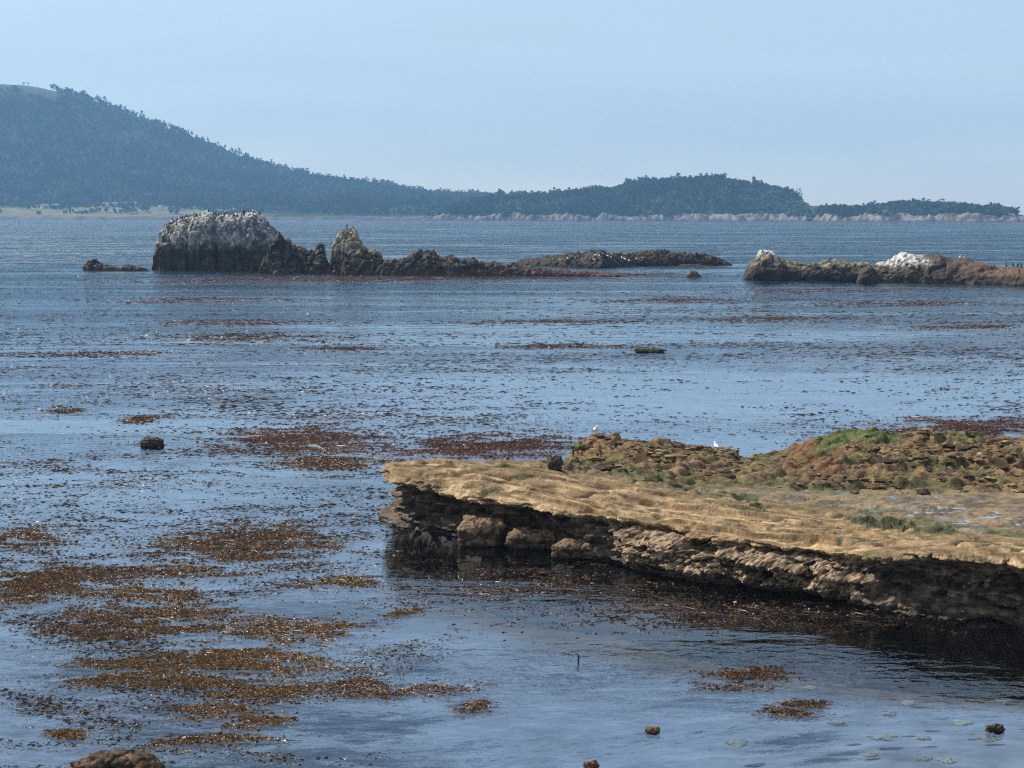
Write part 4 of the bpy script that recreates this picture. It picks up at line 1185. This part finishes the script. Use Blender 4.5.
# pale stones lying on the shallow bottom
STONE = [(811, 690, 15, 'flat pale sunken stone nearest the shelf reflection'), (836, 725, 17, 'broad pale sunken stone left of the little dark rock'), (910, 705, 16, 'long thin pale sunken stone above the little dark rock'), (924, 761, 16, 'pale sunken stone at the bottom edge, left of a pair'),
         (947, 763, 18, 'whitest sunken stone at the bottom edge, right of a pair'), (884, 740, 24, 'wide faint sunken stone in the middle of the shallows'), (990, 741, 22, 'pale sunken stone just below the little dark rock'), (964, 725, 18, 'dim sunken stone left of the little dark rock'),
         (870, 757, 16, 'small faint sunken stone near the bottom edge'), (738, 746, 24, 'faint broad sunken stone at the left end of the shallows'), (1005, 703, 16, 'faint sunken stone by the right edge of the picture'), (925, 740, 14, 'small sunken stone among the wider pale ones'), (890, 716, 14, 'dim greyish sunken stone farther out in the shallows')]
for i, (px, py, w, lab) in enumerate(STONE):
    k = 0.5 + 0.5 * ((i * 37) % 10) / 10
    t0 = np.array((0.24, 0.215, 0.185)) * k
    boulder('sunken_stone', px, py, w * 1.1, 2.2, -0.74, lab, 'stone', (t0, t0 * 1.7), 0.9, 2.2, 0.3, 60.0 + i * 3, 60, 36, rot=random.uniform(-0.6, 0.6))

# ------------------------------------------------------------------ kelp
def blades(X, Y, Ln, Wd, rise, col, seed, flat=0.5, along=0.55, sunk=0.35):
    """arched ribbon-like blades lying in the surface, one strip of four faces each"""
    r = np.random.default_rng(seed)
    n = len(X)
    out_ = sstep(70, 150, Y)
    an = np.where(r.random(n) < along + 0.22 * out_, 0.9 * fbm(stack3(X * 0.11, Y * 0.11, 0), 2, 1.0, 81.0) * (1 - 0.6 * out_) + r.normal(0.0, 1.0, n) * (0.3 - 0.15 * out_), r.uniform(-math.pi, math.pi, n))
    dx, dy = np.cos(an), np.sin(an)
    k = 4
    s = np.linspace(-0.5, 0.5, k)
    curve = r.normal(0, 0.25, n)
    off = curve[:, None] * (s[None] ** 2 * 4 - 0.5) * Ln[:, None] * 0.5
    cx = X[:, None] + dx[:, None] * s * Ln[:, None] - dy[:, None] * off
    cy2 = Y[:, None] + dy[:, None] * s * Ln[:, None] + dx[:, None] * off
    ph = r.uniform(0, 6.28, n)
    cz_ = rise[:, None] * (np.clip(1 - (2 * s) ** 2, 0, 1)[None] * 0.8 + 0.4 * np.sin(ph[:, None] + s * 7)) - 0.012
    cz_ = cz_ - np.where(r.random(n) < sunk, r.uniform(0.03, 0.14, n), 0)[:, None]
    tilt = np.where(r.random(n) < flat, r.uniform(0.05, 0.5, n), r.uniform(0.5, 1.5, n)) * np.sign(r.normal(size=n))
    wid = Wd[:, None] * np.array([0.3, 1.0, 0.95, 0.2])[None] * 0.5
    hx, hy, hz = -dy[:, None] * np.cos(tilt)[:, None], dx[:, None] * np.cos(tilt)[:, None], np.abs(np.sin(tilt))[:, None]
    A = stack3(cx + hx * wid, cy2 + hy * wid, cz_ + hz * wid * 2)
    B = stack3(cx - hx * wid, cy2 - hy * wid, cz_)
    V = np.stack([A, B], 2).reshape(n, 2 * k, 3)
    f = np.array([[2 * i, 2 * i + 1, 2 * i + 3, 2 * i + 2] for i in range(k - 1)])
    Q = (f[None] + (np.arange(n) * 2 * k)[:, None, None]).reshape(-1, 4)
    C = np.repeat(col, 2 * k, 0)
    return V.reshape(-1, 3), Q, C

KDARK = np.array((0.030, 0.018, 0.012)); KBROWN = np.array((0.095, 0.04, 0.015)); KGOLD = np.array((0.21, 0.096, 0.018)); KRED = np.array((0.12, 0.042, 0.026)); KOLIVE = np.array((0.14, 0.085, 0.022))

def in_shelf(X, Y):
    # inside the rock shelf's footprint (roughly)
    fyx = np.interp(X, wx, wy)
    return (X > -4.6) & (Y > fyx + 0.1) & (Y < np.where(X < 1.8, 69.5, 80.5))

def kelp_field():
    r = np.random.default_rng(77)
    n = 1250000
    # sown over the bed, thinning with distance from shore
    py = 276 + (768 - 276 + 25) * r.random(n) ** 0.95
    px = r.uniform(-150, 1270, n)
    X, Y = at_z(px, py)
    P = stack3(X, Y, 0)
    warp = 9.0 * fbm(P, 3, 0.04)
    st = fbm(stack3(X * 0.16, Y * 0.36 + warp * 0.3, 0), 5, 1.0, 3.0, 0.62)
    big = fbm(stack3(X * 0.018, Y * 0.035, 0), 4, 1.0, 9.0)
    # streaks lengthen outward where the bed is seen as long bands
    st2 = fbm(stack3(X * 0.03, Y * 0.16, 0), 4, 1.0, 13.0, 0.6)
    far = sstep(70, 150, Y)
    fld = (st * (1 - 0.7 * far) + st2 * 0.7 * far) + 0.6 * big
    # clear water: bottom right, and right of the shelf's lee
    clear = sstep(380, 520, px + 60 * fbm(P, 3, 0.15)) * sstep(585, 640, py) * 0.75 + sstep(250, 400, px) * sstep(690, 730, py) * 0.35
    clear += 0.6 * np.exp(-((Y - np.interp(X, wx, wy) + 2.0) / 3.0) ** 2) * sstep(-5, -3, X)
    clear += np.exp(-((px - 720) / 170) ** 2 - ((py - 415) / 32) ** 2) * 0.5 + np.exp(-((px - 60) / 110) ** 2 - ((py - 418) / 22) ** 2) * 0.5
    clear += sstep(620, 900, px) * (1 - far) * 0.0
    fine = fbm(stack3(X * 0.45, Y * 1.1, 0), 3, 1.0, 23.0, 0.6)
    line = fbm(stack3(X * 0.13, Y * 0.42 + warp * 0.45, 0), 3, 1.0, 51.0, 0.55)
    lines = np.exp(-(line / 0.055) ** 2) + 0.7 * np.exp(-((line - 0.28) / 0.05) ** 2)
    dens = np.clip(0.27 + 0.95 * fld + 0.40 * fine + 0.34 * lines - clear, 0.0, 1.0) ** 1.25
    dens *= np.where(Y > 300, 0.35, 1)
    keep = (r.random(n) < dens * np.interp(Y, [40, 80, 140, 300], [0.62, 0.55, 0.42, 0.4])) & ~in_shelf(X, Y)
    X, Y, d = X[keep], Y[keep], dens[keep]
    m = len(X)
    sc_ = np.clip(Y / 62.0, 0.7, 3.2)
    Ln = r.uniform(0.07, 0.24, m) * sc_ ** 1.15 * (0.7 + 0.6 * d); Wd = r.uniform(0.014, 0.036, m) * sc_ ** 0.4; rise = r.uniform(0.0, 0.022, m) * sc_ ** 0.2
    stalk = r.random(m) < 0.06
    Ln[stalk] *= 3.5; Wd[stalk] *= 0.5
    u = r.random(m)[:, None]
    col = np.where(u < 0.55, KDARK, np.where(u < 0.85, KBROWN, np.where(u < 0.93, KRED, KOLIVE))) * r.uniform(0.6, 1.4, (m, 1))
    V, Q, C = blades(X, Y, Ln, Wd, rise, col, 5, flat=0.6, along=0.85, sunk=0.3)
    o = mesh_obj('kelp', V, Q, M_KELP, colors=C)
    tag(o, 'loose dark kelp blades scattered in streaks over the whole bay', 'kelp', kind='stuff')
    return m
print('kelp', kelp_field())

MATS = [ # px, py, half width px, half height px, gold share, label
    (45, 584, 62, 14, .55, 'wide brown kelp mat running off the left edge at mid height'),
    (20, 541, 34, 9, .35, 'dark brown kelp mat at the left edge above the wide one'),
    (150, 572, 90, 4.5, .45, 'long thin kelp streak right of the wide left-edge mat'),
    (245, 546, 75, 14, .5, 'slanting kelp mat left of the shelf tip'),
    (150, 593, 48, 6, .6, 'short brown kelp streak above the largest mat'),
    (145, 623, 78, 13, .6, 'largest kelp mat, brown and gold, midway down the left side'),
    (300, 630, 52, 9, .55, 'loose brown kelp mat right of the largest one'),
    (228, 662, 82, 11, .75, 'brightest golden kelp mat, low on the left'),
    (132, 661, 40, 5, .65, 'narrow golden kelp streak left of the brightest mat'),
    (125, 679, 42, 5, .7, 'short golden kelp streak below the narrow one'),
    (190, 682, 45, 6, .7, 'golden kelp clump just under the brightest mat'),
    (268, 690, 42, 8, .75, 'golden kelp mat under the right end of the brightest mat'),
    (205, 711, 42, 5, .65, 'small brown kelp streak above the bottom boulder'),
    (262, 720, 26, 5.5, .5, 'dark kelp clump at the right of the bottom streaks'),
    (210, 741, 42, 4.5, .45, 'curved dark kelp streak trailing right of the bottom boulder'),
    (68, 734, 18, 4.5, .8, 'small gold kelp clump just above the bottom boulder'),
    (295, 441, 58, 10, .5, 'reddish brown kelp mat far out left of the shelf'),
    (330, 462, 50, 6, .4, 'thin kelp streak between the far mat and the shelf tip'),
    (485, 447, 80, 9, .25, 'dark red kelp mat directly behind the left end of the shelf'),
    (965, 431, 72, 10, .3, 'rust coloured kelp mat behind the green mound'),
    (345, 583, 32, 4.5, .6, 'small brown kelp clump off the shelf tip'),
    (400, 691, 44, 5, .4, 'sparse dark kelp streak at bottom centre left'),
    (360, 683, 28, 4, .5, 'short brown kelp streak right of the golden mats'),
    (404, 613, 18, 3, .7, 'tiny golden kelp clump in clear water below the boulders'),
    (475, 706, 14, 4, .3, 'compact dark kelp clump alone in clear water at bottom centre'),
    (745, 677, 34, 7, .35, 'tangled kelp raft in clear water below the shelf shadow'),
    (800, 708, 26, 5, .35, 'small kelp raft right of the tangled one'),
    (62, 410, 20, 2.5, .15, 'thin dark kelp line at left in the smooth water'),
    (143, 419, 15, 3.5, .3, 'compact reddish kelp clump above the dark square rock'),
    (700, 618, 150, 12, .12, 'dark kelp fringe along the foot of the shelf'),
    (520, 590, 110, 14, .2, 'brown kelp fringe below the three boulders'),
    (640, 610, 60, 10, .3, 'rusty kelp fringe in front of the barnacled face'),
    (330, 279, 190, 2.6, .15, 'long red kelp band lapping the foot of the bird rock'),
    (620, 275, 70, 2, .15, 'thin red kelp band before the low reef'),
    (235, 322, 60, 3, .1, 'faint reddish kelp band far out at left'),
    (820, 291, 80, 2, .15, 'thin red kelp band before the flat islet'),
    (190, 300, 75, 2.2, .1, 'faint brown kelp streak nearest the bird rock in the open bay'),
    (240, 337, 95, 3, .1, 'long faint kelp streak across the left of the open bay'),
    (340, 349, 60, 2.4, .1, 'short faint kelp streak at the right end of the long faint one'),
    (565, 346, 75, 2.4, .15, 'brown kelp streak just left of the low lone rock in the open bay'),
    (690, 300, 70, 2, .1, 'faint kelp streak in the bay between low reef and flat islet'),
    (770, 319, 75, 2.4, .1, 'kelp streak out in the bay below the flat islet'),
    (900, 304, 65, 2.2, .1, 'kelp streak lying off the long white-humped islet'),
    (965, 327, 55, 2.5, .1, 'kelp streak by the right edge of the open bay'),
    (560, 322, 80, 2.0, .1, 'thin kelp streak across the middle of the open bay'),
    (100, 354, 65, 2.6, .1, 'broad faint kelp streak at the left edge of the open bay'),
]
for i, (px, py, hw, hh, gold, lab) in enumerate(MATS):
    r = np.random.default_rng(900 + i)
    area = hw * hh
    n = int(min(44000, 200 + area * (5.0 if 'fringe' in lab else 15.0 if 286 < py < 360 else 40.0)))
    a = r.normal(0, 0.65, n); b = r.normal(0, 0.75, n)
    stray = r.random(n) < 0.28
    a = np.where(stray, a * 1.9, a); b = np.where(stray, b * 1.8, b)
    PX = px + a * hw; PY = py + b * hh - a * hh * 0.25
    X, Y = at_z(PX, np.maximum(PY, 262))
    P = stack3(X, Y, 0)
    sca = np.clip(float(at_z(px, py)[1]) / 45.0, 0.8, 6)
    wv = 0.5 * fbm(stack3(X * 0.4 / sca, Y * 0.4 / sca, i), 2)
    m_ = fbm(stack3(X * 0.6 / sca, (Y / sca + wv) * 2.0, i * 3.1), 5, 1.0, 1.0, 0.72)
    sco = m_ - 0.16 * (a * a + b * b) + r.uniform(-0.25, 0.25, n)
    keep = (sco > np.quantile(sco, 0.55)) & ~in_shelf(X, Y)
    X, Y = X[keep], Y[keep]; m = len(X)
    if m < 10: continue
    scb = np.clip(Y / 50.0, 0.8, 4.5)
    Ln = r.uniform(0.05, 0.17, m) * scb ** 0.9; Wd = r.uniform(0.015, 0.04, m) * scb ** 0.6; rise = r.uniform(0.0, 0.028, m) * scb ** 0.35
    stalk = r.random(m) < 0.10
    Ln[stalk] *= r.uniform(3, 9, stalk.sum()); Wd[stalk] *= 0.55
    u = r.random(m)[:, None]
    col = np.where(u < gold * 0.6, KGOLD, np.where(u < gold, KOLIVE, np.where(u < gold + (1 - gold) * 0.55, KBROWN, np.where(u < gold + (1 - gold) * 0.8, KDARK, KRED)))) * r.uniform(0.5, 1.4, (m, 1))
    if 430 < py < 452 or py < 330: col = col * 0.5 + KRED * 0.6
    V, Q, C = blades(X, Y, Ln, Wd, rise, col, 300 + i, flat=0.55, along=0.5, sunk=0.5)
    cx, cyy = map(float, at_z(px, py))
    o = mesh_obj('kelp_mat', V - np.array((cx, cyy, 0)), Q, M_KELP, colors=C, loc=(cx, cyy, 0))
    tag(o, lab, 'kelp', 'floating kelp mats')

# one bare stalk standing out of the water
x, y = map(float, at_z(577, 660))
sv, sf = taper_tube([(0.02, 0, -0.3), (0.03, 0, 0.0), (0.05, 0, 0.06), (0.03, 0, 0.12), (-0.03, 0, 0.17), (-0.05, 0, 0.2)], [0.02, 0.02, 0.022, 0.02, 0.016, 0.006], 8)
tag(mesh_obj('kelp_stalk', sv, sf, M_KELP, colors=np.tile((0.02, 0.014, 0.01), (len(sv), 1)), loc=(x, y, 0)), 'thin dark curved kelp stalk sticking out of clear water', 'kelp')

# ------------------------------------------------------------------ birds
def loft(path, rad, n=10):
    """smooth closed body through circular-ish sections: path (x,y,z), rad (side, vertical)"""
    path = np.array(path, float); rad = np.array(rad, float)
    tan_ = np.gradient(path, axis=0); tan_ /= np.linalg.norm(tan_, axis=1)[:, None]
    side = np.array((0, 1.0, 0)); V = []
    th = np.arange(n) / n * 2 * math.pi
    for p, t, (a, b) in zip(path, tan_, rad):
        up = np.cross(t, side); up /= np.linalg.norm(up)
        V.append(p + np.outer(np.cos(th) * a, side) + np.outer(np.sin(th) * b, up))
    V = np.concatenate(V); m = len(path); f = []
    for i in range(m - 1):
        for k in range(n):
            f.append([i * n + k, (i + 1) * n + k, (i + 1) * n + (k + 1) % n, i * n + (k + 1) % n])
    return V, np.array(f)

def bird_data(kind):
    if kind == 'cormorant':    # upright: tail low behind, long neck, hooked bill
        path = [(-0.30, 0, 0.05), (-0.22, 0, 0.10), (-0.10, 0, 0.20), (0.0, 0, 0.33), (0.06, 0, 0.46), (0.08, 0, 0.56), (0.07, 0, 0.66), (0.09, 0, 0.74), (0.15, 0, 0.77), (0.21, 0, 0.765), (0.30, 0, 0.755)]
        rad = [(.03, .012), (.06, .04), (.10, .10), (.115, .12), (.09, .09), (.05, .05), (.035, .038), (.04, .042), (.038, .036), (.014, .016), (.005, .006)]
        V, f = loft(path, rad)
        col = np.tile((0.012, 0.012, 0.014), (len(V), 1))
        return V, f, col
    path = [(-0.34, 0, 0.17), (-0.26, 0, 0.18), (-0.14, 0, 0.19), (0.0, 0, 0.20), (0.12, 0, 0.23), (0.18, 0, 0.29), (0.21, 0, 0.35), (0.25, 0, 0.375), (0.29, 0, 0.365), (0.36, 0, 0.35)]
    rad = [(.02, .01), (.05, .035), (.10, .085), (.125, .11), (.10, .095), (.06, .06), (.05, .052), (.05, .05), (.02, .02), (.006, .008)]
    V, f = loft(path, rad)
    col = np.tile((0.8, 0.8, 0.78), (len(V), 1))
    back = (V[:, 2] > 0.24) & (V[:, 0] < 0.08)
    col[back] = (0.5, 0.52, 0.55)
    col[V[:, 0] > 0.28] = (0.55, 0.36, 0.08)
    for s in (-1, 1):
        lv, lf = taper_tube([(0.02, s * 0.05, -0.06), (0.01, s * 0.05, 0.12)], [0.012, 0.014], 5)
        f = np.concatenate([f, lf + len(V)]); V = np.concatenate([V, lv]); col = np.concatenate([col, np.tile((0.4, 0.22, 0.15), (len(lv), 1))])
    return V, f, col

BIRD = {}
def place_bird(kind, x, y, z, s, rz, label, group=None):
    if kind not in BIRD:
        V, f, c = bird_data(kind)
        o = mesh_obj(kind, V, f, M_FEATHER, colors=c); BIRD[kind] = o
    else:
        o = BIRD[kind].copy(); COL.objects.link(o)
        for k in list(o.keys()):
            if k in ('label', 'category', 'group'): del o[k]
    o.location = (x, y, z); o.scale = (s, s, s); o.rotation_euler = (0, 0, rz)
    return tag(o, label, 'bird', group)

bpy.context.view_layer.update()
DG = bpy.context.evaluated_depsgraph_get()
def drop(ob, x, y):
    """height of ob's surface under (x, y)"""
    inv = ob.matrix_world.inverted()
    o_ = inv @ Vector((x, y, 60.0)); d = inv.to_3x3() @ Vector((0, 0, -1))
    hit, loc, nrm, idx = ob.ray_cast(o_, d)
    return (ob.matrix_world @ loc).z if hit else None

X_, yc_, h_ = BR
cnt = 0
while cnt < 84:
    px = 166 + (262 - 166) * random.random()
    i = int(np.argmin(np.abs(X_ / yc_ * F + 512 - px)))
    xx = X_[i]; yy = yc_[i] + random.uniform(-5.5, 1.5)
    z = drop(bird, xx, yy)
    if z is None or z < 8.3: 
        cnt += 0.05; continue
    place_bird('cormorant', xx, yy, z - 0.05, random.uniform(0.85, 1.15), random.uniform(0, 6.28), 'black cormorant perched in the crowd on top of the bird rock', 'cormorants on the bird rock')
    cnt += 1
for px, rz, lab in ((347.5, 0.3, 'left of two black cormorants on the tip of the pinnacle'), (353.5, 2.8, 'right of two black cormorants on the tip of the pinnacle')):
    X2, y2, h2 = PN
    i = int(np.argmin(np.abs(X2 / y2 * F + 512 - px)))
    best = max(((drop(pin, X2[i], y2[i] + q) or -9, y2[i] + q) for q in np.linspace(-2.5, 1, 15)))
    if best[0] > 3: place_bird('cormorant', X2[i], best[1], best[0] - 0.05, 1.0, rz, lab)
x0 = [207.5, 256]
for px, lab in zip(x0, ('lone white gull highest on the left half of the bird rock', 'lone white gull at the right end of the bird rock top')):
    i = int(np.argmin(np.abs(X_ / yc_ * F + 512 - px)))
    z = drop(bird, X_[i], yc_[i] - 1)
    if z: place_bird('gull', X_[i], yc_[i] - 1, z, 1.6, random.uniform(0, 6), lab)
X3, y3, h3 = RF
gp = [(553, 4), (560, 5), (567, 4), (575, 5), (590, 5), (592, 6), (594, 5), (598, 6), (601, 5), (606, 6), (609, 5.5), (620, 6), (623, 5), (627, 6), (634, 5), (570, 7), (581, 3), (615, 3), (640, 6), (650, 3)]
for px, q in gp:
    i = int(np.argmin(np.abs(X3 / y3 * F + 512 - px)))
    yy = y3[i] - q + random.uniform(-1, 1)
    z = drop(rf, X3[i], yy)
    if z and z > 0.1: place_bird('gull', X3[i], yy, z, random.uniform(1.1, 1.5), random.uniform(0, 6.28), 'white gull resting on the low brown reef', 'gulls on the low reef')
X4, y4, h4 = I2
for px, k in ((1005, 0), (1012, 1), (1016, 2), (1020, 3)):
    i = int(np.argmin(np.abs(X4 / y4 * F + 512 - px)))
    z = drop(isl2, X4[i], y4[i] - 0.5)
    if z: place_bird('cormorant', X4[i], y4[i] - 0.5, z - 0.05, 1.1, random.uniform(0, 6), 'dark bird standing on the right end of the long islet', 'birds on the long islet')
for px in (957, 962):
    i = int(np.argmin(np.abs(X4 / y4 * F + 512 - px)))
    z = drop(isl2, X4[i], y4[i] - 1.0)
    if z: place_bird('gull', X4[i], y4[i] - 1.0, z, 1.3, random.uniform(0, 6), 'white gull on the crest of the long islet', 'gulls on the long islet')
# two gulls on the shelf
shelf = bpy.data.objects['rock_body']
for px, py, rz, lab in ((596, 436.5, -1.35, 'white gull standing on the top of the brown back ridge of the shelf'), (717, 452, 1.8, 'white gull sitting lower on the right slope of the back ridge')):
    best = None
    for q in np.linspace(70, 78.5, 120):
        x = (px - 512) / F * q * 1.004
        z = drop(shelf, x, q)
        if z is None: continue
        ppy = float(proj(np.array((x, q, z)))[1])
        if best is None or ppy < best[0]: best = (ppy, x, q, z)
    place_bird('gull', best[1], best[2], best[3], 0.85 if px < 650 else 0.8, rz, lab)

# ------------------------------------------------------------------ haze
def build_haze():
    m, n, out = new_mat('sea_haze')
    pv = n.nodes.new('ShaderNodeVolumePrincipled')
    pv.inputs['Color'].default_value = (0.31, 0.615, 1.0, 1)
    pv.inputs['Density'].default_value = 0.00013
    pv.inputs['Anisotropy'].default_value = 0.1
    n.links.new(pv.outputs['Volume'], out.inputs['Volume'])
    x0, x1, y0, y1, z0, z1 = -5300, 5300, -350, 7400, -9.0, 430.0
    V = [(x0, y0, z0), (x1, y0, z0), (x1, y1, z0), (x0, y1, z0), (x0, y0, z1), (x1, y0, z1), (x1, y1, z1), (x0, y1, z1)]
    Q = [[0, 3, 2, 1], [4, 5, 6, 7], [0, 1, 5, 4], [1, 2, 6, 5], [2, 3, 7, 6], [3, 0, 4, 7]]
    o = mesh_obj('haze', V, Q, m, smooth=False)
    tag(o, kind='stuff')
build_haze()
